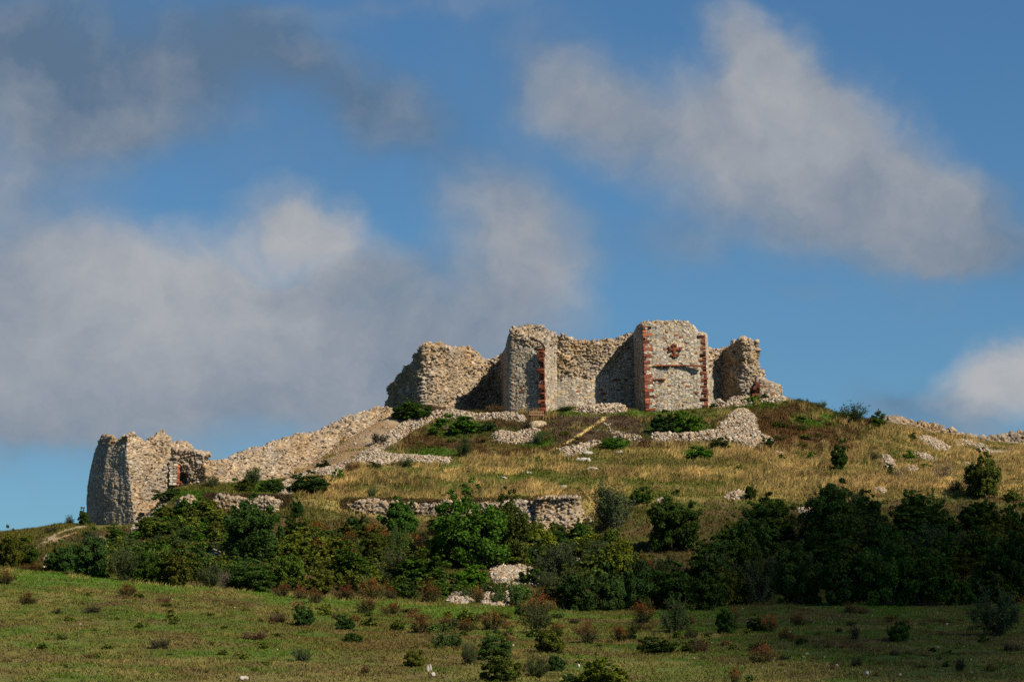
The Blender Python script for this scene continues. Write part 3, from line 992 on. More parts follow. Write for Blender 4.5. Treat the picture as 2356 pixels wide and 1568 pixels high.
# ---- upper castle
AT = [(883, 413.5, 942), (890, 412, 912), (897, 410.6, 889), (908, 409, 872), (915, 408.2, 861), (925, 407, 856), (935, 406, 848), (949, 404.6, 832), (960, 403.6, 814), (968, 402.9, 798), (975, 402.6, 790), (984, 402.6, 789),
      (1003, 403.2, 794), (1031, 404.8, 804), (1044, 406.4, 808), (1058, 408.4, 810), (1070, 409.8, 803), (1082, 410.6, 801), (1092, 411.2, 806), (1110, 412, 822), (1128, 412.4, 834), (1142, 412.6, 828), (1160, 412.6, 817)]
o = masonry('ruined_rampart', strip(AT, 3.0, .05, jag=.12, seed=9), .075, 41, amp=1.1)
tag(o, 'bulky rubble rampart with sloping left edge, left end of the upper castle', 'rampart')

bt = empty('ruined_tower', tuple(at(1250, 952, 398)))
tag(bt, 'broken peaked tower with one red stone corner, between rampart and cross tower', 'tower')
BT = [(1157, 413, 820), (1162, 407.0, 811, 806), (1167, 403.8, 800, 788), (1170, 401.6, 784, 772), (1172, 400.3, 764, 757), (1179, 399.9, 756, 750), (1190, 399.7, 758, 745), (1204, 399.4, 772, 749), (1216, 399.2, 784, 752), (1232, 398.8, 797, 762), (1244, 398.5, 796, 769), (1253, 398.2, 795, 770),
      (1258, 398.7, 790, 771), (1265, 400.6, 783, 773), (1272, 402.6, 774, 773), (1278, 404, 775, 774)]


def f_bt(px, py, N):
    dia = sstep(py - (765 + (px - 1172) * .62), 0, 14)
    right = sstep(px, 1251, 1255)
    return np.maximum(dia * sstep(px, 1158, 1164), right * sstep(py, 792, 800)) * .9


o = masonry('masonry', strip(BT, 4.2, .015, jag=.08, seed=13), .072, 57, f_bt, red=.015)
reparent(o, bt)
A_, B_ = at(1254, 955, 397.4), at(1249, 800, 397.75)
reparent(blockwork('quoin', quoin_blocks(A_, B_, unit((-4.2, 1.6, 0)), unit((1.0, 4.6, 0)), 14, 19, (.5, .8), (.35, .6), .08), M_RED, None, RED_PAL, 14), bt)

CT = [(1276, 402.9, 774), (1292, 402.9, 773), (1307, 403, 772), (1320, 403.2, 779), (1334, 403.4, 787), (1363, 403.8, 792), (1383, 404.1, 792), (1402, 404.4, 787), (1437, 405, 783), (1451, 405.3, 777), (1464, 405.6, 765), (1470, 405.7, 757)]


def f_ct(px, py, N):
    edge = np.where(px < 1385, 868 + 6 * np.sin(px * .09), 868 - (px - 1385) * .95)
    n = (fbm(np.column_stack([px, py]), 14, 3, 5) - .5) * 26
    return sstep(py + n - edge, -3, 5) * sstep(-N[:, 1], .2, .5)


o = masonry('ruined_wall', strip(CT, 2.6, .02, jag=.1, seed=15), .072, 63, f_ct, red=.02, amp=1.05)
tag(o, 'ruined castle wall sagging in the middle, left of the cross tower', 'wall', kind='thing')

ct = empty('ruined_tower', tuple(at(1556, 946, 400)))
tag(ct, 'tall square stone tower with red corners and a red cross on its face', 'tower')
DS = [(1488, 399, 1478, 399.2, 742), (1504, 399.15, 1493, 399.35, 738), (1540, 399.5, 1528, 399.7, 739), (1597, 400.1, 1584, 400.3, 739), (1608, 400.2, 1596, 400.4, 750), (1614, 400.3, 1604, 400.5, 762), (1628, 400.4, 1620, 400.6, 769),
      (1632, 407, 1624, 407, 772), (1560, 408, 1548, 408, 770), (1456, 407.4, 1455, 407.4, 779), (1463, 405.5, 1460, 405.5, 768), (1472, 403, 1467, 403, 753), (1480, 401, 1473, 401, 744)]


def f_dt(px, py, N):
    n = (fbm(np.column_stack([px, py]), 9, 3, 7) - .5) * 14
    return sstep(py + n, 741, 748) * sstep(np.abs(N[:, 2]), .75, .45)


o = masonry('masonry', mass(DS, jag=.12, seed=17), .07, 71, f_dt, red=.018, tone=1.05, lump=.2)
reparent(o, ct)
A_, B_ = at(1486, 953, 398.75), at(1478.5, 748, 399.0)
A2, B2 = at(1629, 943, 400.2), at(1621, 770, 400.4)
ex = unit(A2 - A_)
q = quoin_blocks(A_, B_, ex, unit((-.18, 1, 0)), 18, 27, (.5, 1.0), (.4, .7), .05)
reparent(blockwork('quoin', q, M_RED, None, RED_PAL, 18), ct)
q = quoin_blocks(A2, B2, -ex, unit((.08, 1, 0)), 19, 24, (.42, .78), (.4, .7), .05)
reparent(blockwork('quoin', q, M_RED, None, RED_PAL * .9, 19), ct)
# string course and partial red courses
rg = np.random.default_rng(5)
for (x0, x1, y, Yd) in ((1502, 1542, 841, 399.2), (1546, 1610, 840.5, 399.62), (1493, 1527, 872.5, 399.25)):
    q = []
    x = x0
    while x < x1:
        w = rg.uniform(5, 11)
        a, b = at(x, y, Yd - .08), at(x + w - .4, y, Yd - .08 + w * .007)
        cc = (a + b) / 2
        q.append((cc + np.array([0, -.02, rg.normal(0, .02)]), (b - a) / 2, (0, .22, 0), (0, 0, rg.uniform(.07, .11))))
        x += w
    reparent(blockwork('string_course', q, M_RED, None, RED_PAL, 21), ct)
# cross with flared arms, laid from red stones
q = []


def cstone(x0, x1, y0, y1):
    a, b = at((x0 + x1) / 2, (y0 + y1) / 2, 399.56 + ((x0 + x1) / 2 - 1551) * .007), None
    q.append((a, ((x1 - x0) / 2 * .0524, 0, 0), (0, .2, 0), (0, 0, (y1 - y0) / 2 * .0524)))


for b in ((1547.6, 1555.6, 799.3, 806.2), (1546.3, 1551.2, 791, 799), (1551.7, 1557, 790.6, 799), (1538.6, 1547.2, 800.6, 805.6), (1537, 1543, 805.9, 809.6), (1537, 1542, 796.6, 800.3),
          (1556, 1562.5, 800.4, 805.4), (1563, 1568, 798.8, 806.5), (1549, 1555, 806.6, 814), (1548.4, 1556.5, 814.4, 822.5), (1543, 1548, 813.5, 818.6), (1557, 1562, 813, 819)):
    cstone(*b)
reparent(blockwork('cross', q, M_RED, None, RED_PAL * .8, 22, .02), ct)

ET = [(1624, 405.0, 830), (1632, 405.8, 823), (1644, 407.2, 811), (1654, 408, 806), (1665, 408, 803), (1681, 406.6, 797), (1693, 405.2, 790), (1704, 404, 785), (1711, 403.5, 782.5), (1725, 403.6, 783), (1730, 404.2, 790), (1734, 404.8, 800), (1738, 405.6, 833), (1745, 407.0, 848)]


def f_et(px, py, N):
    return sstep(px, 1662, 1656) * sstep(py, 850, 862) * .9


o = masonry('ruined_wall', strip(ET, 2.4, .05, jag=.1, seed=23), .072, 83, f_et, amp=1.25)
tag(o, 'ragged curved ruin wall rising to a blunt peak, right of the cross tower', 'wall', kind='thing')

fb_ = empty('ruined_buttress', tuple(at(1770, 918, 404)))
tag(fb_, 'low sloping stub of masonry with two red corners, right end of the castle', 'buttress')
FT = [(1738, 403.0, 878, 845), (1748, 402.8, 877, 850), (1757, 402.9, 878, 856), (1774, 403.1, 882, 868), (1786, 403.3, 886, 878), (1796, 403.5, 888, 885)]


def f_ft(px, py, N):
    return sstep(py, 880, 888) * .8


o = masonry('masonry', strip(FT, 4.0, .01, jag=.06, seed=29), .072, 97, f_ft, red=.03)
reparent(o, fb_)
A_, B_ = at(1746, 921, 402.6), at(1746, 878, 402.65)
reparent(blockwork('quoin', quoin_blocks(A_, B_, (-1, .1, 0), (0, 1, 0), 30, 5, (.5, .8), (.4, .6), .1), M_RED, None, RED_PAL, 30), fb_)
A_, B_ = at(1797, 915, 403.3), at(1796.5, 885, 403.4)
reparent(blockwork('quoin', quoin_blocks(A_, B_, (-1, 0, 0), (0, 1, 0), 31, 4, (.25, .4), (.4, .6), .1), M_RED, None, RED_PAL, 31), fb_)

# ---- terrace walls
o = masonry('retaining_wall', strip([(474, 340.6, 1160), (484, 340.3, 1150), (498, 340.0, 1144), (530, 339.6, 1144), (552, 339.8, 1143), (575, 339.6, 1143), (600, 339.8, 1142), (630, 339.6, 1145), (646, 340.1, 1154), (660, 340.6, 1168)], 1.6, .05, jag=.12, seed=33), .095, 101, tone=.92, lump=.4, cell=(.36, .36, .18), bigf=2)
tag(o, 'low terrace wall under brown turf, below the long climbing wall', 'wall', kind='thing')
o = masonry('retaining_wall', strip([(786, 340.8, 1172), (798, 340.2, 1164), (812, 339.9, 1157), (834, 339.7, 1154), (870, 339.8, 1153), (905, 339.6, 1154), (930, 339.9, 1157), (945, 339.9, 1159), (975, 339.9, 1158), (1000, 339.9, 1159), (1034, 339.9, 1156), (1092, 340, 1156)], 1.6, .1, jag=.12, seed=35), .095, 103, tone=.92, lump=.4, cell=(.36, .36, .18), bigf=2)
tag(o, 'drystone terrace wall half hidden behind the dark ivy bush', 'wall', kind='thing')


def overhang(V, px, py, N):
    V = V.copy()
    w = (px > 1232) & (py < 1150) & (N[:, 1] < -.1)
    V[w, 1] -= .32
    w = (px > 1110) & (py > 1150) & (N[:, 1] < -.2)
    V[w, 1] -= np.clip((py[w] - 1165) / 50, 0, 1) * .9 * (.5 + fbm(V[w], 1.5, 2, 8))
    return V


o = masonry('retaining_wall', strip([(1090, 340.4, 1160), (1124, 340.1, 1154), (1150, 340.3, 1156), (1180, 340, 1152), (1210, 340.2, 1154), (1232, 339.9, 1151), (1238, 339.2, 1143), (1262, 339, 1142), (1300, 338.9, 1141), (1326, 339, 1139), (1331, 339.6, 1141), (1336, 340.4, 1165), (1350, 340.9, 1190)], 2.2, .08, jag=.07, seed=37), .095, 107, push=overhang, lump=.45, cell=(.38, .38, .18), bigf=2)
tag(o, 'tall rubble terrace block with a jutting top course, below the dry meadow', 'wall', kind='thing')
o = masonry('wall_stub', strip([(408, 339.8, 1166), (420, 339.3, 1145), (432, 339.1, 1137), (444, 339.2, 1138), (452, 339.7, 1152)], 1.5, .12, jag=.1, seed=39), .095, 109)
tag(o, 'rounded stub of broken wall above the bramble slope, right of the tower stump', 'wall')
# ---- far wall along the right skyline
o = masonry('ruined_wall', strip([(2038, 404.4, 969), (2055, 404.6, 967), (2108, 406.4, 972), (2140, 407, 979), (2167, 407.4, 985), (2185, 407.8, 991), (2202, 408, 995), (2255, 409, 1006), (2290, 409.5, 1010), (2320, 410, 1009), (2345, 410.3, 1002), (2380, 410.6, 1006), (2480, 411.5, 1020)], 2.2, .12, jag=.14, seed=41), .11, 113, tone=.8, amp=1.2)
tag(o, 'low tumbled wall running along the skyline on the right', 'wall', kind='thing')

# ---- small timber fence at the foot of the red corner
fe = empty('wooden_fence', tuple(at(1234, 954, 394.5)))
tag(fe, 'small reddish wooden rail fence at the foot of the peaked tower', 'fence')
A_, B_ = gp(1219, 955, False), gp(1250, 955, False)
A_, B_ = np.array([A_[0], 394.6, gz(A_[0], 394.6)]), np.array([B_[0], 394.6, gz(B_[0], 394.6)])
wv = unit(B_ - A_)
for i in range(9):
    p = A_ + (B_ - A_) * i / 8
    p[2] = gz(p[0], p[1])
    reparent(blockwork('post', [(p + np.array([0, 0, .3]), wv * .035, (0, .03, 0), (0, 0, .42))], M_WOOD, None, np.array([[.3, .2, .13]]), 50 + i, .01), fe)
for hh in (.28, .66):
    reparent(blockwork('rail', [((A_ + B_) / 2 + np.array([0, -.05, hh]), (B_ - A_) / 2, (0, .022, 0), (0, 0, .045))], M_WOOD, None, np.array([[.3, .2, .13]]), 60, .01), fe)

# ------------------------------------------------------------------ loose stone heaps and rocks
_phi = (1 + 5 ** .5) / 2
ICO_V = np.array([(-1, _phi, 0), (1, _phi, 0), (-1, -_phi, 0), (1, -_phi, 0), (0, -1, _phi), (0, 1, _phi), (0, -1, -_phi), (0, 1, -_phi), (_phi, 0, -1), (_phi, 0, 1), (-_phi, 0, -1), (-_phi, 0, 1)], float)
ICO_V /= np.linalg.norm(ICO_V[0])
ICO_F = np.array([(0, 11, 5), (0, 5, 1), (0, 1, 7), (0, 7, 10), (0, 10, 11), (1, 5, 9), (5, 11, 4), (11, 10, 2), (10, 7, 6), (7, 1, 8), (3, 9, 4), (3, 4, 2), (3, 2, 6), (3, 6, 8), (3, 8, 9), (4, 9, 5), (2, 4, 11), (6, 2, 10), (8, 6, 7), (9, 8, 1)])


def rot_rand(n, rg):
    q = rg.normal(size=(n, 4))
    q /= np.linalg.norm(q, axis=1, keepdims=True)
    w, x, y, z = q.T
    return np.stack([np.stack([1 - 2 * (y * y + z * z), 2 * (x * y - z * w), 2 * (x * z + y * w)], -1),
                     np.stack([2 * (x * y + z * w), 1 - 2 * (x * x + z * z), 2 * (y * z - x * w)], -1),
                     np.stack([2 * (x * z - y * w), 2 * (y * z + x * w), 1 - 2 * (x * x + y * y)], -1)], 1)


HEAP_PAL = np.array([[.45, .36, .26], [.40, .315, .22], [.53, .44, .33], [.32, .265, .20], [.42, .30, .185], [.46, .40, .325], [.28, .24, .195], [.35, .24, .15]])


def stones_mesh(C, size, rg, pal=HEAP_PAL, tone=1.0):
    n = len(C)
    s = size[:, None] * rg.uniform(.55, 1.35, (n, 3)) * np.array([1.3, 1.0, .62])
    blocky = np.sign(ICO_V) * np.abs(ICO_V) ** .55
    base = blocky[None] * (1 + rg.uniform(-.3, .2, (n, 12, 1)))
    V = np.einsum('nij,nkj->nki', rot_rand(n, rg), base * s[:, None, :]) + C[:, None, :]
    Fc = (ICO_F[None] + (np.arange(n) * 12)[:, None, None]).reshape(-1, 3)
    col = pal[rg.integers(len(pal), size=n)] * rg.uniform(.66, 1.24, (n, 1)) * tone
    return V.reshape(-1, 3), Fc, np.repeat(col, 12, 0)


def scatter_in(poly, dens, rg, lo=284, hi=412):
    """ground points inside a photograph polygon, dens per square metre"""
    poly = np.asarray(poly, float)
    xs = (np.array([poly[:, 0].min() - 12, poly[:, 0].max() + 12]) - PW / 2) / F
    n = int(dens * (hi - lo) * (xs[1] - xs[0]) * (lo + hi) / 2)
    if n > 600000:
        n = 600000
    Y = rg.uniform(lo, hi, n)
    X = rg.uniform(xs[0], xs[1], n) * (lo + hi) / 2 * (Y / ((lo + hi) / 2))
    Zs = gz(X, Y)
    px, py = proj(np.column_stack([X, Y, Zs]))
    k = inpoly(px, py, poly)
    return np.column_stack([X, Y, Zs])[k]


def heap(poly, label, seed, dens=11, size=.19, height=.5, name='stone_heap', lo=284, hi=412, tone=1.0):
    rg = np.random.default_rng(seed)
    P = scatter_in(poly, dens, rg, lo, hi)
    if not len(P):
        print('EMPTY HEAP', label)
        return
    px, py = proj(P)
    poly = np.asarray(poly, float)
    # distance to the outline, in metres, shapes the pile
    d = np.full(len(P), 1e9)
    for i in range(len(poly)):
        a, b = poly[i - 1], poly[i]
        t = np.clip(((px - a[0]) * (b[0] - a[0]) + (py - a[1]) * (b[1] - a[1])) / (((b - a) ** 2).sum() + 1e-9), 0, 1)
        d = np.minimum(d, np.hypot(px - a[0] - t * (b[0] - a[0]), (py - a[1] - t * (b[1] - a[1])) * 2.2))
    rise = sstep(d, 0, 16) * height * (.6 + .8 * fbm(P[:, :2], 2.5, 2, seed))
    keep = rg.random(len(P)) < sstep(d, -2, 6) * .9 + .1
    P, rise = P[keep], rise[keep]
    P[:, 2] += rise * rg.uniform(.75, 1.0, len(P)) + rg.uniform(-.05, .1, len(P))
    s = np.minimum(size * np.exp(rg.normal(-.12, .42, len(P))), size * 1.45)
    V, Fc, c = stones_mesh(P, s, rg, tone=tone)
    # the packed body of the pile under its top stones
    o = build(name, V, Fc, M_HEAP, c)
    tag(o, label, 'stone heap')
    return o


for i, (poly, lab, dens, size, hgt) in enumerate(HEAPS):
    o = heap(poly, lab, 200 + i, dens * 2.2, size * .72, hgt * .6)


def rock(px, py, w, h, label, seed, tone=1.0, n=1):
    """a pale boulder or outcrop of a few fused blocks"""
    p = gp(px, py)
    k = p[1] / F
    rg = np.random.default_rng(seed)
    C, s = [], []
    for i in range(n):
        t = (i + .5) / n - .5
        C.append([p[0] + t * w * k * .8, p[1] + rg.uniform(-.2, .2), 0])
        s.append(w * k / n * .62 * rg.uniform(.8, 1.2))
    C = np.array(C)
    C[:, 2] = gz(C[:, 0], C[:, 1]) + .1
    s = np.array(s)
    V = ICO_V
    Fc = ICO_F
    for _ in range(2):
        e, vs, nf = {}, [tuple(v) for v in V], []

        def md(a, b):
            q = (min(a, b), max(a, b))
            if q not in e:
                e[q] = len(vs)
                m = (np.array(vs[a]) + np.array(vs[b])) / 2
                vs.append(tuple(m / np.linalg.norm(m)))
            return e[q]
        for (a, b, c) in Fc:
            x, y, z = md(a, b), md(b, c), md(c, a)
            nf += [(a, x, z), (b, y, x), (c, z, y), (x, y, z)]
        V, Fc = np.array(vs), np.array(nf)
    Vo, Fo, Co = [], [], []
    for i in range(n):
        u = V * (1 + .7 * (fbm(V + seed * 3.1 + i * 7, .8, 3, seed + i) - .5))[:, None]
        u = u * np.array([s[i], s[i] * .8, max(h * k * .75, .12)]) + C[i]
        Fo.append(Fc + sum(len(x) for x in Vo))
        Vo.append(u)
        g = fbm(u, .25, 3, seed)
        Co.append(np.array([.47, .43, .37]) * (.55 + .8 * g)[:, None] * tone)
    o = build('rock', np.concatenate(Vo), np.concatenate(Fo), M_HEAP, np.concatenate(Co))
    return tag(o, label, 'rock')


ROCKS = [(1352, 1046, 22, 8, 'pale flat rock just right of the track-end stone pile', 1), (1342, 1061, 40, 9, 'long split grey rock in the meadow below the track', 4), (1363, 1081, 20, 7, 'smooth single rock alone in the dry meadow', 1),
         (1424, 1043, 18, 6, 'pale rock beside the low green patch in the meadow', 2), (1217, 1091, 12, 5, 'small dark cracked rock in the middle of the meadow', 2), (1160, 1102, 10, 4, 'tiny pale rock left of the cracked rock', 1),
         (1297, 1123, 15, 8, 'white rock above the jutting terrace block', 1), (1522, 1152, 10, 5, 'white rock next to the small white pile', 1), (568, 1128, 26, 10, 'pale boulder on the terrace edge below the climbing wall', 2),
         (987, 1545, 13, 16, 'white upright rock in the near field', 2), (996, 1556, 8, 8, 'small white stone beside the upright field rock', 1), (560, 1566, 20, 8, 'flat white rock at the very bottom of the field', 2),
         (1331, 1536, 6, 6, 'single pale stone between the bottom bushes', 1), (1925, 1536, 6, 5, 'white stone in the shaded field left of the little stump bush', 1), (1995, 1554, 8, 6, 'white stone in the shaded field right of the little stump bush', 1),
         (1430, 1044, 9, 4, 'small pale chip of rock beside the larger meadow rock', 1), (2195, 1130, 18, 7, 'pale broken rock left of the lone slope tree', 2), (2290, 1135, 9, 4, 'pale rock at the right edge of the meadow', 1)]
for i, (x, y, w, h, lab, n) in enumerate(ROCKS):
    rock(x, y, w, h, lab, 300 + i, n=n)

# stone crumbs strewn over slope and field: nobody could count them
rg = np.random.default_rng(77)
P = []
for poly, dens in ((DIRT_POLY, 3.0), ([(640, 1150), (900, 1040), (1900, 1040), (2356, 1080), (2356, 1140), (640, 1150)], .02), ([(1850, 1140), (2356, 1140), (2356, 1000), (2050, 985)], .06),
                   ([(880, 1040), (1000, 960), (1800, 930), (1800, 1040)], .08)):
    P.append(scatter_in(poly, dens, rg))
for poly, dens in (([(0, 1600), (0, 1330), (1100, 1400), (2356, 1400), (2356, 1600)], .012), ([(1600, 1560), (1750, 1510), (2250, 1500), (2300, 1560)], .15), ([(1750, 1420), (1900, 1400), (1950, 1420), (1850, 1440)], .35), ([(1850, 1400), (1950, 1396), (1940, 1404)], .8)):
    P.append(scatter_in(poly, dens, rg, 168, 262))
P = np.concatenate(P)
V, Fc, c = stones_mesh(P + np.array([0, 0, .03]), np.exp(rg.normal(0, .4, len(P))) * .07, rg, tone=.9)
o = build('scattered_pebbles', V, Fc, M_HEAP, c)
tag(o, 'loose pale stones strewn over slope and field', 'stones', kind='stuff')


def earth_mound(px, py, w, h, label, seed, colr):
    """a small rounded bank of bare earth and grit"""
    p = gp(px, py)
    k = p[1] / F
    n = 70
    g = np.linspace(-1.25, 1.25, n)
    A, B2_ = np.meshgrid(g, g, indexing='ij')
    r = np.sqrt(A ** 2 + B2_ ** 2)
    X = p[0] + A.ravel() * w * k / 2
    Y = p[1] + 1.6 + B2_.ravel() * w * k / 2
    P = np.column_stack([X, Y])
    rise = (1 - sstep(r.ravel() + (fbm(P, 1.2, 3, seed) - .5) * .5, .35, 1.1)) * h * k
    z = gz(X, Y) - .25 + rise + (fbm(P, .5, 3, seed + 1) - .5) * .3 * (rise > .1)
    i = np.arange(n * n).reshape(n, n)
    q = np.stack([i[:-1, :-1], i[1:, :-1], i[1:, 1:], i[:-1, 1:]], -1).reshape(-1, 4)
    c = np.asarray(colr) * (.65 + .7 * fbm(P, .4, 4, seed + 2))[:, None]
    o = build('earth_mound', np.column_stack([X, Y, z]), q, M_GROUND, c)
    return tag(o, label, 'earth mound')


earth_mound(1236, 984, 60, 11, 'bare tan earth mound below the small wooden fence', 5, C_PALE * .92)
earth_mound(1706, 954, 52, 8, 'bare gravel hump at the head of the stone fan', 6, C_PALE * .85)

# ------------------------------------------------------------------ shrubs and trees: a few crowns and stems, copied one by one
def leaves(C, Nrm, size, rg, aspect=.62):
    """diamond leaves: centres, facing directions, lengths"""
    n = len(C)
    a = np.cross(Nrm, rg.normal(size=(n, 3)))
    a /= np.linalg.norm(a, axis=1, keepdims=True) + 1e-9
    b = np.cross(Nrm, a)
    b /= np.linalg.norm(b, axis=1, keepdims=True) + 1e-9
    s = size[:, None]
    V = np.stack([C - a * s, C + b * s * aspect, C + a * s, C - b * s * aspect], 1).reshape(-1, 3)
    return V, np.arange(n * 4).reshape(-1, 4)


def tubes(polys, sides=4):
    """tapering limbs in one mesh: list of (points (k,3), radii (k))"""
    Vs, Fs, o = [], [], 0
    for p, r in polys:
        p = np.asarray(p, float)
        k = len(p)
        d = np.gradient(p, axis=0)
        d /= np.linalg.norm(d, axis=1, keepdims=True) + 1e-9
        ref = np.where(np.abs(d[:, 2:3]) < .9, np.array([[0, 0, 1.]]), np.array([[1., 0, 0]]))
        u = np.cross(d, ref)
        u /= np.linalg.norm(u, axis=1, keepdims=True) + 1e-9
        v = np.cross(d, u)
        ang = np.arange(sides) * 2 * math.pi / sides
        ring = p[:, None] + (u[:, None] * np.cos(ang)[None, :, None] + v[:, None] * np.sin(ang)[None, :, None]) * np.asarray(r)[:, None, None]
        Vs.append(ring.reshape(-1, 3))
        i = np.arange(k - 1)[:, None] * sides + np.arange(sides)[None]
        j = np.arange(k - 1)[:, None] * sides + (np.arange(sides)[None] + 1) % sides
        Fs.append((np.stack([i, j, j + sides, i + sides], -1).reshape(-1, 4)) + o)
        o += k * sides
    return np.concatenate(Vs), np.concatenate(Fs)


def limb(a, b, r0, r1, rg, k=6, wob=.06):
    t = np.linspace(0, 1, k)[:, None]
    p = np.asarray(a) * (1 - t) + np.asarray(b) * t
    w = rg.normal(0, wob, (k, 3)) * np.sin(t * math.pi)
    return p + w, r0 + (r1 - r0) * t[:, 0]


def leafy(seed, nleaf, lsize, nclump, top=.55, waist=.8, ragged=.25):
    """unit crown: x and y within about 1, z from 0 to 1, dense clumps on an uneven dome"""
    rg = np.random.default_rng(seed)
    nl = rg.integers(3, 6)
    lobes = [(0, 0, .84, 1.0)]
    for i in range(nl):
        t = rg.uniform(0, 2 * math.pi)
        r = rg.uniform(.28, .50)
        lobes.append((r * math.cos(t), r * math.sin(t), rg.uniform(.42, .62), rg.uniform(.58, .92)))
    C, rad = [], []
    for i in range(nclump):
        lx, ly, lr, lh = lobes[i % len(lobes)]
        d = rg.normal(size=3)
        d /= np.linalg.norm(d)
        r = rg.uniform(.25, 1) ** .5
        z = lh * .46 + d[2] * r * lh * .44
        if z < .35 * lh:                     # skirts keep their width down to the ground
            d = d / max(.35, math.hypot(d[0], d[1]))
            r *= waist
        C.append((lx + d[0] * r * lr, ly + d[1] * r * lr, max(z, .06)))
        rad.append(rg.uniform(.10, .21))
    for _ in range(nclump // 3):        # shoots that break the outline
        lx, ly, lr, lh = lobes[rg.integers(len(lobes))]
        t = rg.uniform(0, 2 * math.pi)
        e_ = rg.uniform(0, 1.5)
        k_ = rg.uniform(.9, 1.0 + ragged * .45)
        C.append((lx + math.cos(t) * math.cos(e_) * lr * k_, ly + math.sin(t) * math.cos(e_) * lr * k_, lh * (.46 + .5 * math.sin(e_) * k_)))
        rad.append(rg.uniform(.05, .10))
    C, rad = np.array(C), np.array(rad)
    hue = rg.uniform(.72, 1.28, len(C))
    w = rad ** 2
    pick = rg.choice(len(C), nleaf, p=w / w.sum())
    d = rg.normal(size=(nleaf, 3))
    d[:, 2] = d[:, 2] * .9 + .25
    d /= np.linalg.norm(d, axis=1, keepdims=True)
    rr = rg.uniform(.55, 1.0, nleaf) ** .6 * (1 + .12 * rg.normal(size=nleaf))
    P = C[pick] + d * (rad[pick] * rr)[:, None] * np.array([1, 1, .48])
    ok = P[:, 2] > .015
    P, d, pick = P[ok], d[ok], pick[ok]
    n = d * .7 + rg.normal(size=d.shape) * .55
    n /= np.linalg.norm(n, axis=1, keepdims=True)
    V, Fq = leaves(P, n, lsize * 1.2 * rg.uniform(.6, 1.35, len(P)), rg)
    V = np.repeat(P, 4, 0) + (V - np.repeat(P, 4, 0)) * np.array([1, 1, .5])
    V[:, 2] = np.maximum(V[:, 2], .0)
    v = hue[pick] * rg.uniform(.8, 1.22, len(P))
    col = np.column_stack([v * rg.uniform(.85, 1.3, len(P)), v, v * rg.uniform(.7, 1.1, len(P))])
    k_ = 1 / np.percentile(np.hypot(P[:, 0], P[:, 1]), 96)
    kz = 1 / np.percentile(P[:, 2], 98.5)
    V = V * np.array([k_, k_, kz])
    C = C * np.array([k_, k_, kz])
    # stems
    st = []
    for i in range(9):
        e = C[rg.integers(nclump)] * np.array([.8, .8, .9])
        st.append(limb((rg.normal(0, .05), rg.normal(0, .05), -.06), e, .045, .012, rg))
        e2 = C[rg.integers(nclump)]
        m = st[-1][0][3]
        st.append(limb(m, e2, .022, .007, rg))
    return (V, Fq, np.repeat(col, 4, 0)), tubes(st)


def wispy(seed, nstem, nleaf, lsize, spread=.9, low=.25, tips=False):
    """unit shrub of upright twigs with fine loose leaf"""
    rg = np.random.default_rng(seed)
    st, P, D = [], [], []
    for i in range(nstem):
        t = rg.uniform(0, 2 * math.pi)
        r = spread * math.sqrt(rg.uniform(.02, 1))
        h = (1.02 - .45 * (r / spread) ** 2) * rg.uniform(.72, 1.05)
        e = np.array([r * math.cos(t), r * math.sin(t), h])
        b = np.array([rg.normal(0, .10), rg.normal(0, .10), -.06])
        m = limb(b, e, .018, .005, rg, 7, .035)
        st.append(m)
        for k in range(6):
            q = m[0][rg.integers(2, 6)]
            e2 = q + (e - b) * rg.uniform(.12, .3) + rg.normal(0, .13, 3)
            st.append(limb(q, e2, .007, .003, rg, 4, .02))
            for f in np.linspace(.2, 1.05, 8):
                P.append(q * (1 - f) + e2 * f)
        for f in np.linspace(low, 1, 12):
            P.append(b * (1 - f) + e * f)
    P = np.array(P)
    pick = rg.integers(len(P), size=nleaf)
    C = P[pick] + rg.normal(0, .045, (nleaf, 3))
    ok = C[:, 2] > .02
    C = C[ok]
    n = rg.normal(size=C.shape)
    n /= np.linalg.norm(n, axis=1, keepdims=True)
    V, Fq = leaves(C, n, lsize * 1.1 * rg.uniform(.6, 1.3, len(C)), rg, .5)
    V = np.repeat(C, 4, 0) + (V - np.repeat(C, 4, 0)) * np.array([1, 1, .6])
    V[:, 2] = np.maximum(V[:, 2], 0)
    v = rg.uniform(.65, 1.35, len(C))
    col = np.column_stack([v * rg.uniform(.9, 1.15, len(C)), v, v * rg.uniform(.8, 1.2, len(C))])
    if tips:                                  # autumn shoots: rust red outer leaves over brown green inner ones
        f = np.clip((C[:, 2] - .45) / .4 + rg.normal(0, .3, len(C)), 0, 1)[:, None]
        col = col * (np.array([.62, 1.05, .9]) * (1 - f) + np.array([1.35, .85, .7]) * f)
    k_ = 1 / np.percentile(np.hypot(C[:, 0], C[:, 1]), 95)
    V = V * np.array([k_, k_, 1])
    st = [(p_ * np.array([k_, k_, 1]), r_) for p_, r_ in st]
    return (V, Fq, np.repeat(col, 4, 0)), tubes(st, 3)


def to_mesh(name, data, mat, with_col=True):
    if with_col:
        o = build(name, data[0], data[1], mat, data[2])
    else:
        o = build(name, data[0], data[1], mat)
    me = o.data
    bpy.data.objects.remove(o)
    return me


PROTO = {}


def add_proto(kind, made):
    cr, stm = made
    PROTO.setdefault(kind, []).append((to_mesh('foliage', cr, M_LEAF), to_mesh('stem', stm, M_BARK, False)))


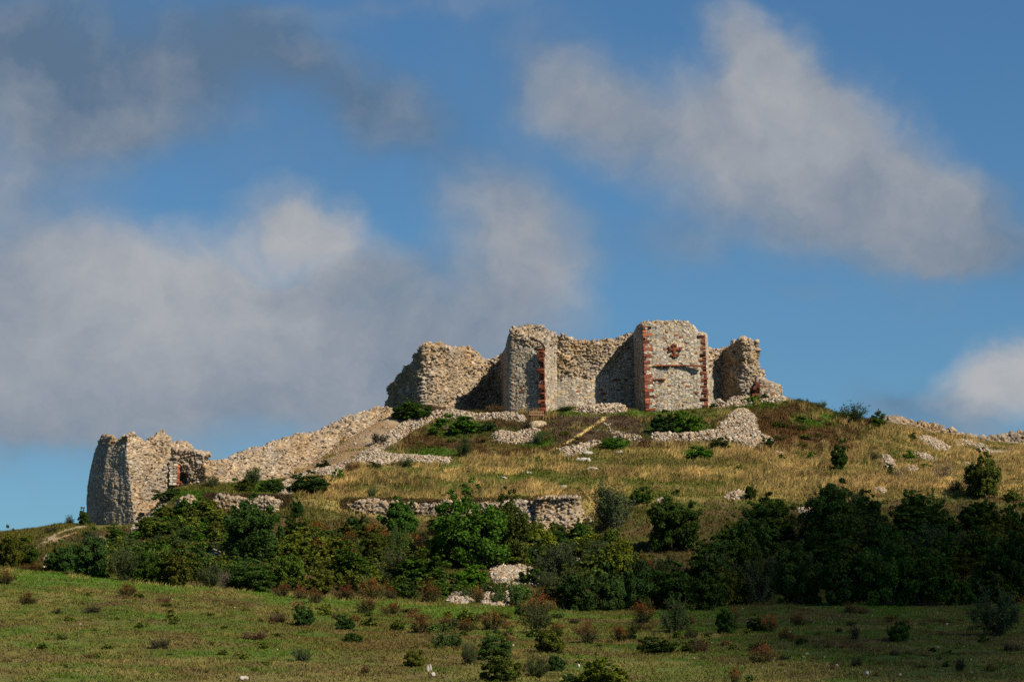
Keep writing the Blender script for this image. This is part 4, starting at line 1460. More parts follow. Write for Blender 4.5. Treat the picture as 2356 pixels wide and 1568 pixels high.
for k in range(3):
    add_proto('big', leafy(400 + k, 24000, .031, 130, ragged=.18))
for k in range(3):
    add_proto('ivy', leafy(420 + k, 13000, .040, 80, waist=1.0, ragged=.12))
for k in range(4):
    add_proto('mid', leafy(440 + k, 12000, .041, 90))
for k in range(4):
    add_proto('low', leafy(460 + k, 5000, .060, 55, waist=1.1))
for k in range(4):
    add_proto('wisp', wispy(480 + k, 22, 6500, .034))
for k in range(3):
    add_proto('twig', wispy(500 + k, 26, 700, .03, low=.6))
for k in range(3):
    add_proto('tuft', wispy(520 + k, 40, 2200, .045, spread=.75, low=.1))
for k in range(4):
    add_proto('rust', wispy(560 + k, 24, 4200, .040, low=.3, tips=True))
for k in range(2):
    add_proto('sapling', wispy(540 + k, 9, 2000, .05, spread=.8, low=.5))

#       proto, leaf colour, everyday word
KIND = {
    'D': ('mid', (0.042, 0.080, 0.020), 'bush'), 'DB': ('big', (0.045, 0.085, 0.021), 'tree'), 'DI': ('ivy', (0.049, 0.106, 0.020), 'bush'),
    'I': ('low', (0.068, 0.155, 0.016), 'bush'), 'G': ('mid', (0.065, 0.115, 0.019), 'bush'), 'GB': ('big', (0.060, 0.115, 0.018), 'tree'),
    'OB': ('big', (0.092, 0.112, 0.024), 'tree'), 'O': ('mid', (0.099, 0.119, 0.023), 'bush'), 'Y': ('mid', (0.142, 0.176, 0.023), 'bush'),
    'W': ('wisp', (0.074, 0.095, 0.035), 'bush'), 'WD': ('wisp', (0.057, 0.080, 0.031), 'bush'), 'WG': ('wisp', (0.081, 0.142, 0.027), 'bush'),
    'T': ('twig', (0.149, 0.115, 0.081), 'bush'), 'R': ('rust', (0.167, 0.093, 0.034), 'bush'), 'RL': ('rust', (.20, .09, .03), 'bush'),
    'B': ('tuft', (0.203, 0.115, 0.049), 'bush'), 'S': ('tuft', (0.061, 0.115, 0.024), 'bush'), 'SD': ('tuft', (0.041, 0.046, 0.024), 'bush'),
    'P': ('sapling', (0.081, 0.115, 0.030), 'sapling'), 'L': ('low', (0.084, 0.115, 0.022), 'bush'), 'LD': ('low', (0.049, 0.085, 0.022), 'bush'), 'LY': ('low', (0.126, 0.156, 0.024), 'bush'),
}
_count = {}


def plant(px, py, w, h, kind, label, group=None, field=None, tint=None):
    proto, colr, cat = KIND[kind]
    vs = PROTO[proto]
    i = _count.get(proto, 0)
    _count[proto] = i + 1
    fol, stm = vs[i % len(vs)]
    p = gp(px, py, field)
    k = p[1] / F
    name = {'tree': 'tree', 'sapling': 'sapling'}.get(cat, 'shrub')
    root = empty(name, (p[0], p[1], p[2] - .12), random.uniform(0, 6.28))
    tag(root, label, cat, group)
    sx = w * k / 2 * 1.12
    sz = h * k + .12
    cols = np.array(colr) * random.uniform(.74, 1.34) * np.array([random.uniform(.84, 1.06), 1, random.uniform(.85, 1.15)])
    if tint is not None:
        cols = cols * np.array(tint)
    for nm, me in ((('crown' if cat == 'tree' else 'foliage'), fol), (('trunk' if cat != 'bush' else 'stem'), stm)):
        o = bpy.data.objects.new(nm, me)
        COL.objects.link(o)
        o.parent = root
        o.scale = (sx, sx * random.uniform(.8, 1.0), sz)
        o.color = (*cols, 1)
    return root


PLANTS = [
    # --- left end and slope below the tower stump
    (20, 1306, 62, 74, 'O', 'olive green bush cut by the left edge of the picture'), (62, 1304, 56, 56, 'G', 'green bush second from the left edge, above the field'),
    (72, 1314, 56, 18, 'RL', 'low rust red shrub strip at the left field edge'), (60, 1250, 50, 18, 'LY', 'low yellowish scrub on the far left skyline slope'),
    (118, 1226, 26, 16, 'SD', 'dark scrub on the skyline beside the left track'), (161, 1200, 20, 24, 'SD', 'dark spiky plant on the skyline left of the tower stump'),
    (190, 1201, 30, 34, 'D', 'dark bush pressed against the left foot of the tower stump'), (138, 1318, 74, 58, 'D', 'dark green bush at the left start of the hedge'),
    (206, 1258, 58, 38, 'W', 'grey green shrub in front of the tower stump foot'), (176, 1290, 70, 44, 'WG', 'soft green shrub behind the hedge start'),
    (214, 1326, 88, 86, 'D', 'tall dark green bush below the tower stump'), (262, 1250, 60, 38, 'G', 'green shrub right under the tower stump foot'),
    (285, 1336, 72, 78, 'W', 'grey green bush with bare twigs below the bramble slope'), (342, 1340, 76, 74, 'G', 'mid green bush left of the brown bush'),
    (417, 1347, 96, 76, 'O', 'olive brown bush standing at the field edge'), (480, 1352, 50, 56, 'W', 'small grey green bush right of the olive brown bush'),
    (508, 1354, 44, 42, 'T', 'pale brown bare twig clump at the field edge'), (468, 1318, 40, 40, 'O', 'olive shrub just below the grey left slope heap'),
    (590, 1292, 128, 128, 'DB', 'large dark green tree in the middle of the left slope'), (505, 1244, 60, 48, 'O', 'yellow olive bush on the left of the large dark tree'),
    (545, 1354, 64, 58, 'T', 'purple grey bare twig bush under the large dark tree'), (585, 1360, 108, 64, 'D', 'rounded dark bush at the field edge under the twig bush'),
    (660, 1352, 78, 82, 'G', 'mid green bush right of the rounded dark bush'), (674, 1230, 44, 36, 'D', 'small dark bush right of the large dark tree top'),
    (681, 1191, 30, 38, 'D', 'small dark shrub alone between two terrace walls'), (676, 1290, 90, 58, 'Y', 'yellow green bush right of the large dark tree'),
    (728, 1364, 72, 58, 'O', 'olive bush with orange tips at the field edge'), (797, 1340, 98, 76, 'G', 'light green bush in the centre left of the slope'),
    (770, 1290, 90, 46, 'LY', 'low yellowish brambles above the light green bush'), (823, 1234, 54, 46, 'D', 'dark olive bush left of the ivy bush'),
    (776, 1250, 36, 30, 'LD', 'little dark shrub left of the dark olive bush'), (730, 1258, 66, 36, 'L', 'low green brambles under the bare turf slope'),
    (720, 1216, 50, 22, 'LY', 'low olive scrub just below the gap in the terrace walls'), (914, 1232, 82, 76, 'DI', 'dense dark ivy bush in front of the drystone terrace wall'),
    (920, 1292, 64, 82, 'WG', 'feathery light green bush under the ivy bush'), (866, 1300, 70, 68, 'O', 'olive bush with dark hollow left of the feathery bush'),
    (908, 1342, 80, 78, 'W', 'grey green bush below the feathery bush'), (978, 1350, 118, 70, 'G', 'wide mid green bush left of the bright shrub'),
    (940, 1378, 54, 38, 'D', 'small dark bush at the field edge among rust shrubs'), (846, 1345, 60, 44, 'Y', 'small yellow bush between the olive and grey green bushes'),
    (985, 1288, 70, 70, 'T', 'tangled dead grey twig tree left of the big green tree'), (1000, 1230, 44, 34, 'B', 'brown dry scrub below the terrace wall beside the big green tree'),
    # --- centre
    (1070, 1306, 158, 160, 'GB', 'big bright green tree, tallest below the terrace wall'), (1168, 1292, 108, 136, 'OB', 'olive leaved tree leaning on the right of the big green tree'),
    (1150, 1296, 104, 46, 'G', 'bright green shrub at the foot of the olive leaved tree'), (1081, 1360, 94, 58, 'I', 'bright green low shrub left of the broad stone heap'),
    (1240, 1276, 70, 56, 'Y', 'yellow green bush below the terrace block'), (1285, 1262, 60, 40, 'D', 'dark hollow bush between yellow bush and ivy column'),
    (1338, 1264, 48, 62, 'DI', 'ivy clad stump under the right end of the terrace block'), (1415, 1216, 92, 102, 'WD', 'fine grey twiggy tree right of the terrace block'),
    (1413, 1260, 48, 44, 'G', 'green bush at the foot of the fine twiggy tree'), (1382, 1278, 42, 38, 'T', 'reddish bare twigs under the fine twiggy tree'),
    (1430, 1324, 60, 74, 'Y', 'upright yellow green bush left of the lone tree shadow'), (1290, 1330, 96, 82, 'WD', 'dark grey green bush above the right side of the broad heap'),
    (1300, 1384, 90, 76, 'W', 'tangled grey bush at the field edge right of the broad heap'), (1322, 1404, 84, 80, 'D', 'dark bush at the field edge in the centre'),
    (1256, 1350, 50, 36, 'W', 'small grey shrub growing on the broad stone heap'), (1185, 1394, 64, 58, 'P', 'thin light green sapling in front of the stone heaps'),
    (1140, 1392, 42, 46, 'P', 'thin olive sapling between the two field edge heaps'), (1100, 1388, 26, 38, 'R', 'reddish twig shrub beside the left field edge heap'),
    (1240, 1420, 72, 50, 'R', 'rust and olive shrub on the field below the sapling'), (1197, 1416, 30, 22, 'LD', 'small dark shrub on the field below the sapling'),
    (1392, 1404, 78, 90, 'D', 'tall dark bush left of the shaded thicket'), (1362, 1316, 50, 30, 'W', 'grey scrub beside the pale spill of stones'),
    # --- lone tree and shaded thicket
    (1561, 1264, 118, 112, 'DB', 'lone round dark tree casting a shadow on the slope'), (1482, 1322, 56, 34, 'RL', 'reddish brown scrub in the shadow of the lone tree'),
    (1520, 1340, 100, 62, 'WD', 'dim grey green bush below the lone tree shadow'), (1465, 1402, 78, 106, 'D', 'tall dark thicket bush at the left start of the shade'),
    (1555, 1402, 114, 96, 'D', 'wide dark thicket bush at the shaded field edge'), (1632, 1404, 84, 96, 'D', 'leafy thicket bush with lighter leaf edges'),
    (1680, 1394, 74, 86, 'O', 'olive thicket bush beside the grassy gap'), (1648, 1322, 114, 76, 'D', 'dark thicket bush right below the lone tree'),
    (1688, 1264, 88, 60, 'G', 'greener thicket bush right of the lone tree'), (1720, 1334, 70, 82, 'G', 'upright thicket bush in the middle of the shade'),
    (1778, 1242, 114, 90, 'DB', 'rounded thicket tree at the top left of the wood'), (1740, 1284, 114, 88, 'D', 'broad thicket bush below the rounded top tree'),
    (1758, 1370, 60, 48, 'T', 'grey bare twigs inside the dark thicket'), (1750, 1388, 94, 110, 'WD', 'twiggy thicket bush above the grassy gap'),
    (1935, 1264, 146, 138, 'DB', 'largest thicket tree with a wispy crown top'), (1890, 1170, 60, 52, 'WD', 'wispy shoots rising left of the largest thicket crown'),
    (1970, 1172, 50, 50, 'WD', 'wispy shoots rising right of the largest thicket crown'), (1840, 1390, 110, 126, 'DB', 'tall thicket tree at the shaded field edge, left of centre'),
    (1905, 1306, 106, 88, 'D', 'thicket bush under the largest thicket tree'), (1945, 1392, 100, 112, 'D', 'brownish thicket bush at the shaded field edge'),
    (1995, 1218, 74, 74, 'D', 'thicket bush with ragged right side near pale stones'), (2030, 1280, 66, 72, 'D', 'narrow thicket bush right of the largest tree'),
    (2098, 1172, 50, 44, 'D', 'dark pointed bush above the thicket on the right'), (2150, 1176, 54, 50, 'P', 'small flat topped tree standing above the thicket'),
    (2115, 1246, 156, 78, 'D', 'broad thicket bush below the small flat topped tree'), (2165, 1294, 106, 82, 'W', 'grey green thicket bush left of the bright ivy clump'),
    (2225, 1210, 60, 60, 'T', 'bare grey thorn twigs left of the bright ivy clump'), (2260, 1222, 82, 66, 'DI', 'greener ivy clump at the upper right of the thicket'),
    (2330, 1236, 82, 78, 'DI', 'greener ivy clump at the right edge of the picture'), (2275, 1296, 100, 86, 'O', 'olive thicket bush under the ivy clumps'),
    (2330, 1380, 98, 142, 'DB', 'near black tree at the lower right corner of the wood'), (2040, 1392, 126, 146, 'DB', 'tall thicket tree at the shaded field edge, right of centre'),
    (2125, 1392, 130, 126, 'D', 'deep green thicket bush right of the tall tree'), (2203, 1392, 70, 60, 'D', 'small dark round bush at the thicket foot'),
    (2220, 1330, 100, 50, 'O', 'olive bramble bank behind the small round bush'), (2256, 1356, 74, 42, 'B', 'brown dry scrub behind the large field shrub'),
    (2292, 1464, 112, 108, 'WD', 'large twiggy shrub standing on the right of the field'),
    # --- meadow and right slope
    (1725, 1148, 30, 29, 'D', 'small round dark bush right of the white stone pile'), (1932, 1082, 46, 64, 'D', 'tall dark bush alone on the right slope'),
    (1958, 974, 68, 46, 'S', 'spiky green bush on the right skyline'), (2021, 986, 40, 38, 'G', 'round light green bush on the right skyline'),
    (2173, 1106, 58, 50, 'T', 'brown bare twig shrub on the right meadow'), (2262, 1142, 84, 90, 'OB', 'lone grey green tree on the right meadow'),
    (2072, 1102, 38, 34, 'T', 'grey twig shrub among stones on the right slope'), (2044, 1088, 24, 20, 'LD', 'little dark shrub at the foot of the upright heap'),
    (2090, 1058, 32, 22, 'I', 'bright green shrub above the lime patch'), (2131, 1084, 30, 17, 'I', 'low green shrub below the small stone heap'),
    (1765, 1028, 30, 20, 'LD', 'dark shrub at the right toe of the stone fan'), (1661, 1035, 52, 27, 'LD', 'dark green shrub at the left toe of the stone fan'),
    (1870, 1058, 22, 18, 'I', 'small bright shrub on the brown slope'), (2200, 1134, 30, 30, 'W', 'grey green shrub left of the lone meadow tree'),
    (2228, 1128, 34, 44, 'T', 'bare stems at the left foot of the lone meadow tree'), (2096, 1012, 26, 17, 'LD', 'shrub left of the grey heap below the skyline wall'),
    (1890, 939, 28, 17, 'S', 'low spiky plants on the skyline right of the castle'), (1857, 924, 8, 13, 'SD', 'single dark plant on the skyline right of the castle'),
    (1840, 922, 26, 10, 'S', 'grassy weeds on the skyline behind the fallen stones'), (2005, 1060, 34, 20, 'SD', 'purple brown shrub left of the upright heap'),
    (2050, 1095, 22, 16, 'LD', 'dark shrub in front of the little heap'), (2330, 1152, 40, 24, 'O', 'olive scrub at the right edge of the meadow'),
    (1800, 1060, 20, 14, 'L', 'low green weed among flat stones'), (1700, 1080, 20, 10, 'LY', 'yellowish weed in the right meadow'),
    # --- mound and castle
    (1532, 1000, 62, 46, 'D', 'darker half of the bush pair below the cross tower'), (1584, 998, 66, 50, 'I', 'brighter half of the bush pair below the cross tower'),
    (1603, 1055, 62, 28, 'I', 'round green bush in the meadow below the stone bank'), (1417, 1034, 62, 25, 'I', 'low bright bush left of the stone bank'),
    (1756, 868, 26, 14, 'LD', 'small plants growing on top of the sloping stub'), (1730, 929, 34, 19, 'I', 'green weeds between heap and sloping stub'),
    (1641, 937, 20, 9, 'LD', 'weeds at the right foot of the cross tower'), (942, 964, 86, 37, 'G', 'green bush at the left foot of the rampart'),
    (1000, 948, 50, 20, 'B', 'dry brown weeds at the foot of the rampart'), (1046, 1000, 100, 42, 'I', 'bright green carpet of ivy on the brown mound'),
    (1118, 992, 50, 22, 'LD', 'darker end of the ivy carpet on the brown mound'), (1210, 993, 26, 29, 'SD', 'dark grey spiky bush beside the bare earth mound'),
    (1240, 1020, 34, 32, 'S', 'tall green weeds right of the heap below the earth mound'), (1066, 1052, 40, 48, 'S', 'thin green shrub at the right end of the brown patch'),
    (812, 1088, 36, 30, 'B', 'rust brown shrub under the stone bank'), (934, 1076, 40, 26, 'S', 'green shrub at the foot of the branching stone bank'),
    (853, 1078, 44, 15, 'L', 'low green weeds under the junction of stone banks'), (715, 1138, 94, 48, 'D', 'dark green bush on the terrace left of the meadow'),
    (777, 1110, 26, 30, 'I', 'bright narrow shrub on the stone bank'), (745, 1076, 44, 17, 'LD', 'dark weeds between long wall and stone bank'),
    (872, 1026, 38, 30, 'SD', 'dark dry weeds on the bare earth beside the stone bank'), (856, 1144, 24, 26, 'S', 'small dark shrub alone at the meadow edge'),
    (730, 998, 18, 7, 'LD', 'tiny plant on top of the long climbing wall'), (583, 1116, 48, 42, 'W', 'grey green shrub against the long climbing wall'),
    (560, 1132, 58, 30, 'L', 'green shrub on the terrace, left one under the wall'), (622, 1132, 56, 28, 'D', 'darker shrub on the terrace, right one under the wall'),
    (487, 1122, 42, 29, 'W', 'pale green shrub right of the dark niche'), (384, 1152, 68, 27, 'LD', 'dark scrub at the right foot of the tower stump'),
    (462, 1184, 46, 40, 'I', 'bright ivy beside the rounded wall stub'), (1479, 1157, 54, 36, 'G', 'green bush at the meadow edge right of the twiggy tree'),
    (1320, 1136, 44, 16, 'LY', 'yellow green weeds behind the terrace block'), (1385, 1148, 46, 24, 'L', 'green weeds left of the twiggy tree'),
    (1140, 950, 40, 20, 'B', 'dry brush under the dark recess of the castle'), (1300, 945, 36, 12, 'S', 'grass and weeds at the foot of the peaked tower'),
    (1190, 1158, 40, 14, 'LY', 'weeds growing from the terrace wall top'), (1000, 1158, 60, 12, 'B', 'overhanging dry turf along the drystone terrace'),
    # --- near field
    (1015, 1492, 58, 54, 'P', 'small green tree alone in the near field'), (1047, 1488, 32, 30, 'D', 'dark bush joined to the small field tree'),
    (1143, 1517, 72, 58, 'D', 'dense dark green bush in the near field'), (1147, 1569, 80, 58, 'O', 'olive bush at the bottom below the dense field bush'),
    (1077, 1528, 44, 52, 'W', 'grey brown bush between field tree and dense field bush'), (1263, 1502, 70, 60, 'O', 'olive bush with dark left side in the near field'),
    (1232, 1455, 70, 68, 'W', 'upright grey olive bush behind the olive field bush'), (1132, 1448, 52, 40, 'R', 'rust brown bush behind the dense field bush'),
    (1074, 1454, 40, 32, 'R', 'rust bush right of the field tree top'), (1028, 1442, 32, 26, 'R', 'rust bush above the field tree'),
    (965, 1457, 42, 36, 'R', 'brownish rust bush left of the field tree'), (1232, 1558, 60, 48, 'W', 'grey green bush at the bottom right of the dense bush'),
    (1283, 1544, 42, 34, 'D', 'small dark bush in the bottom group'), (1310, 1574, 46, 24, 'D', 'dark leafy bush cut by the bottom edge'),
    (1377, 1578, 108, 62, 'Y', 'large yellow olive bush at the bottom edge'), (1441, 1568, 24, 20, 'LD', 'little dark bush right of the yellow olive bush'),
    (1352, 1480, 46, 48, 'R', 'brown rust bush left of the shaded field bushes'), (1425, 1476, 44, 36, 'R', 'rust tipped bush in the middle of the field'),
    (1453, 1472, 28, 30, 'D', 'narrow dark bush beside the rust tipped bush'), (1478, 1432, 50, 46, 'R', 'rust brown shrub near the crest of the field'),
    (1504, 1504, 80, 38, 'D', 'low wide dark bush in the shaded field'), (1552, 1457, 64, 82, 'WD', 'tall dim bush standing at the field crest'),
    (1590, 1470, 30, 26, 'W', 'blue grey shrub right of the tall dim bush'), (1575, 1500, 34, 23, 'L', 'small green shrub right of the low wide bush'),
    (1612, 1500, 44, 31, 'B', 'brown shrub right of the small green shrub'), (1668, 1459, 46, 58, 'D', 'dark green upright bush in the shaded field'),
    (1690, 1426, 24, 30, 'R', 'orange shrub behind the dark upright bush'), (1735, 1454, 36, 36, 'D', 'dark left half of the paired field bushes'),
    (1770, 1453, 40, 36, 'R', 'rust right half of the paired field bushes'), (1838, 1440, 34, 29, 'R', 'faint rust shrub right of the paired bushes'),
    (1806, 1472, 32, 24, 'R', 'orange tipped shrub below the paired bushes'), (1757, 1526, 58, 42, 'R', 'brown bush with orange top in the lower field'),
    (1958, 1410, 34, 24, 'B', 'brown shrub at the shaded field crest'), (1985, 1412, 30, 18, 'B', 'lower brown tuft right of the crest shrub'),
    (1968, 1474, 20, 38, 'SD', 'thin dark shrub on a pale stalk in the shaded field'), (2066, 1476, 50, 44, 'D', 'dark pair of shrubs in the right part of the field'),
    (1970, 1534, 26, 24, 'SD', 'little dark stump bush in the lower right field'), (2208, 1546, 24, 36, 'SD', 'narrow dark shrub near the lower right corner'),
    (2320, 1498, 26, 20, 'SD', 'small dark shrub below the large twiggy shrub'), (1692, 1570, 28, 34, 'R', 'orange brown shrub at the bottom edge'),
    (1726, 1570, 20, 16, 'LD', 'small green shrub right of the orange brown shrub'), (12, 1344, 42, 32, 'R', 'rust bush at the left end of the field crest'),
    (62, 1392, 40, 26, 'R', 'rust bush in the left field below the crest'), (290, 1371, 40, 26, 'R', 'brown rust bush below the crest, left third of the field'),
    (378, 1386, 32, 16, 'B', 'low dry tuft right of the brown rust bush'), (212, 1410, 38, 18, 'SD', 'low dark shrub in the left field'),
    (130, 1412, 26, 14, 'SD', 'low dark weed left of the low dark shrub'), (368, 1492, 44, 26, 'SD', 'dark shrub alone in the open left field'),
    (697, 1522, 46, 34, 'S', 'fresh green shrub alone in the lower field'), (790, 1449, 48, 34, 'D', 'dark green bush left of the rust field bushes'),
    (815, 1478, 44, 22, 'D', 'low dark bush below the dark green field bush'), (697, 1439, 52, 44, 'D', 'dark bush below the rust bushes of the crest'),
    (640, 1432, 46, 26, 'B', 'brown tuft left of the dark bush in the field'), (952, 1536, 54, 42, 'O', 'brown green bush left of the grey brown field bush'),
    (840, 1549, 24, 20, 'R', 'rust tuft alone at the bottom of the field'), (585, 1470, 60, 22, 'B', 'reddish dry weeds in the middle of the open field'),
    (650, 1372, 44, 30, 'R', 'rust bush leftmost in the row along the crest'), (692, 1378, 40, 30, 'R', 'rust orange bush second in the row along the crest'),
    (724, 1387, 38, 32, 'R', 'brown bush third in the row along the crest'), (796, 1379, 54, 32, 'R', 'wide rust bush fourth in the row along the crest'),
    (858, 1380, 60, 46, 'R', 'reddest bush in the row along the crest'), (897, 1378, 28, 30, 'R', 'narrow red bush right of the reddest bush'),
    (988, 1386, 60, 44, 'R', 'brown rust bush left of the field edge heap'), (902, 1415, 46, 30, 'R', 'orange rust bush in front of the crest row'),
    (843, 1410, 48, 36, 'R', 'brown rust bush in front of the reddest bush'),
]
PLANTS = sorted(PLANTS, key=lambda r: r[5])
for r in PLANTS:
    plant(*r)

# bramble cover on the slope below the tower stump: shrubs nothing tells apart
rg = np.random.default_rng(12)


MOSS = {'under': [], 'tufts': []}
_arr = {}


def arrays(me):
    if me.name not in _arr:
        n = len(me.vertices)
        co = np.empty(n * 3, np.float32)
        me.vertices.foreach_get('co', co)
        cl_ = np.empty(n * 4, np.float32)
        me.attributes['col'].data.foreach_get('color', cl_)
        _arr[me.name] = (co.reshape(-1, 4, 3), cl_.reshape(-1, 4, 4)[:, :, :3])
    return _arr[me.name]


def carpet(poly, n, kinds, wr, hr, seed, field=False, into='under', leaves_each=1700):
    """uncountable growth between the shrubs: many small leaf clumps collected into one mesh"""
    rg_ = np.random.default_rng(seed)
    poly = np.asarray(poly, float)
    done = 0
    while done < n:
        x, y = rg_.uniform(poly[:, 0].min(), poly[:, 0].max()), rg_.uniform(poly[:, 1].min(), poly[:, 1].max())
        if not inpoly(np.array([x]), np.array([y]), poly)[0]:
            continue
        done += 1
        w = rg_.uniform(*wr)
        h = rg_.uniform(*hr) * w / np.mean(wr)
        proto, colr, _c = KIND[kinds[rg_.integers(len(kinds))]]
        fol = PROTO[proto][rg_.integers(len(PROTO[proto]))][0]
        co, cl_ = arrays(fol)
        k = rg_.choice(len(co), min(leaves_each, len(co)), replace=False)
        p = gp(x, y, field)
        kk = p[1] / F
        a = rg_.uniform(0, 6.28)
        grow = math.sqrt(len(co) / len(k)) ** .8
        L = co[k]
        mid_ = L.mean(1, keepdims=True)
        L = mid_ + (L - mid_) * grow
        s = np.array([w * kk / 2, w * kk / 2, h * kk + .1])
        L = L * s
        L = np.stack([L[..., 0] * math.cos(a) - L[..., 1] * math.sin(a), L[..., 0] * math.sin(a) + L[..., 1] * math.cos(a), L[..., 2]], -1) + p - np.array([0, 0, .1])
        c_ = cl_[k] * np.array(colr) * rg_.uniform(.68, 1.38) * np.array([rg_.uniform(.82, 1.06), 1, 1])
        MOSS[into].append((L.reshape(-1, 3), c_.reshape(-1, 3)))


carpet([(240, 1262), (310, 1232), (385, 1180), (455, 1172), (500, 1200), (560, 1210), (520, 1270), (450, 1280), (380, 1290), (290, 1292)], 100, ['L', 'L', 'LY', 'I', 'W', 'G'], (34, 70), (16, 32), 31)
carpet([(640, 1250), (720, 1225), (800, 1215), (870, 1225), (1000, 1260), (1010, 1330), (900, 1330), (760, 1310), (650, 1330)], 95, ['L', 'LY', 'O', 'WG', 'R'], (34, 70), (18, 34), 32)
carpet([(1180, 1300), (1240, 1280), (1420, 1270), (1480, 1300), (1440, 1390), (1330, 1390), (1240, 1380)], 45, ['WD', 'W', 'O', 'D'], (40, 64), (28, 44), 33)
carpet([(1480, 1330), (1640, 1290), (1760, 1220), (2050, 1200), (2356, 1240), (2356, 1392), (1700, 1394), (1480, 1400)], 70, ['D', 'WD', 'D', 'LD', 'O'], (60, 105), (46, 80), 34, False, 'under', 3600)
carpet([(110, 1320), (240, 1270), (420, 1300), (560, 1320), (700, 1330), (700, 1352), (520, 1352), (300, 1336), (120, 1316)], 60, ['D', 'G', 'W', 'O', 'L'], (44, 70), (30, 48), 35)
carpet([(640, 1400), (960, 1410), (1330, 1420), (1800, 1430), (1760, 1500), (1300, 1490), (900, 1450)], 75, ['R', 'B', 'O', 'B', 'SD', 'LY', 'L'], (18, 42), (9, 24), 36, True, 'tufts', 500)
carpet([(0, 1330), (400, 1350), (640, 1380), (640, 1560), (0, 1560)], 55, ['B', 'O', 'SD', 'LY', 'L'], (12, 34), (5, 11), 37, True, 'tufts', 500)
carpet([(1850, 1420), (2356, 1420), (2356, 1560), (1780, 1560)], 60, ['B', 'SD', 'B', 'LD', 'R'], (16, 36), (8, 16), 38, True, 'tufts', 500)
carpet([(1760, 960), (1880, 950), (2000, 1010), (1960, 1050), (1800, 1040)], 22, ['B', 'B', 'S', 'L'], (20, 40), (8, 16), 39, False, 'tufts', 500)
carpet([(950, 1030), (1000, 985), (1180, 990), (1420, 985), (1380, 1030), (1100, 1046)], 22, ['B', 'B', 'S', 'LY'], (20, 38), (7, 14), 40, False, 'tufts', 500)
carpet([(500, 1300), (700, 1330), (1000, 1330), (1240, 1380), (1100, 1384), (800, 1366), (560, 1350)], 45, ['G', 'O', 'W', 'L', 'LY'], (36, 62), (24, 40), 41)
carpet([(1180, 1230), (1340, 1235), (1420, 1270), (1240, 1300), (1150, 1300)], 26, ['O', 'Y', 'G', 'L', 'D'], (34, 56), (22, 36), 42)
for key, nm, lab in (('under', 'undergrowth', 'tangled brambles and shrubs filling the slope and the shaded thicket'), ('tufts', 'dry_weeds', 'small dry tufts strewn over field and mound')):
    V = np.concatenate([q[0] for q in MOSS[key]])
    c = np.concatenate([q[1] for q in MOSS[key]])
    o = build(nm, V, np.arange(len(V)).reshape(-1, 4), M_LEAF, c)
    o.color = (1, 1, 1, 1)
    tag(o, lab, 'undergrowth', kind='stuff')

# ------------------------------------------------------------------ grass: uncountable blades, one object per kind of growth
def blades(name, X, Y, hgt, colr, per, seed, label, width=.05, lean=.35, spread=.22, leanx=.25, vary=.3):
    rg_ = np.random.default_rng(seed)
    n = len(X)
    X = np.repeat(X, per) + rg_.normal(0, spread, n * per)
    Y = np.repeat(Y, per) + rg_.normal(0, spread, n * per)
    h = np.repeat(hgt, per) * rg_.uniform(.5, 1.25, n * per)
    c = np.repeat(colr, per, 0) * rg_.uniform(1 - vary, 1 + vary, (n * per, 1))
    Zs = gz(X, Y) - .03
    m = n * per
    t = rg_.uniform(0, 2 * math.pi, m)
    wv = np.column_stack([np.cos(t), np.sin(t), np.zeros(m)]) * (width * rg_.uniform(.6, 1.4, m))[:, None]
    ln = np.column_stack([rg_.normal(leanx, lean, m), rg_.normal(0, lean, m), np.ones(m)])
    P = np.column_stack([X, Y, Zs])
    mid_ = P + ln * np.array([.35, .35, 1]) * (h * .55)[:, None]
    tip = P + ln * h[:, None] * np.array([1, 1, .95])
    V = np.stack([P - wv, P + wv, mid_ + wv * .7, mid_ - wv * .7, tip], 1).reshape(-1, 3)
    b = np.arange(m)[:, None] * 5
    Fq = b + np.array([[0, 1, 2, 3]])
    Ft = b + np.array([[3, 2, 4]])
    cc = np.repeat(c, 5, 0)
    o = build(name, V, [Fq, Ft], M_GRASS, cc)
    o.color = (1, 1, 1, 1)
    return tag(o, label, 'grass', kind='stuff')


rg = np.random.default_rng(99)


def sample(n, lo, hi, x0=-420, x1=2780):
    Y = np.sqrt(rg.uniform(lo ** 2, hi ** 2, n))
    X = (rg.uniform(x0, x1, n) - PW / 2) / F * Y
    return X, Y


# dry meadow and mound
X, Y = sample(120000, 341.5, 408)
c, h, px, py = cover_at(X, Y)
k = (h > .06) & (px > 395) & ~((px < 905) & (py < BASE(px) + 4)) & (py > BASE(px) + 1)
X, Y, c, h, px = X[k], Y[k], c[k], h[k], px[k]
clump = vnoise(np.column_stack([X, Y]), 1.1, 77)
kk = rg.random(len(X)) < .35 + .9 * clump
X, Y, c, h, clump = X[kk], Y[kk], c[kk], h[kk], clump[kk]
dry = h > .42
streak = vnoise(np.column_stack([X * 1.0 - Y * .3, Y * .5]), 1.3, 91)
blades('dry_grass', X[dry], Y[dry], h[dry] * (.35 + 1.1 * clump[dry]), c[dry] * (.55 + .9 * streak[dry])[:, None], 6, 1, 'tall dry straw coloured grass leaning over the meadow', .045, .32)
blades('hill_grass', X[~dry], Y[~dry], h[~dry] * (.6 + .8 * clump[~dry]), c[~dry], 5, 2, 'green and brown grass over meadow and mound', .05, .4, leanx=.1)
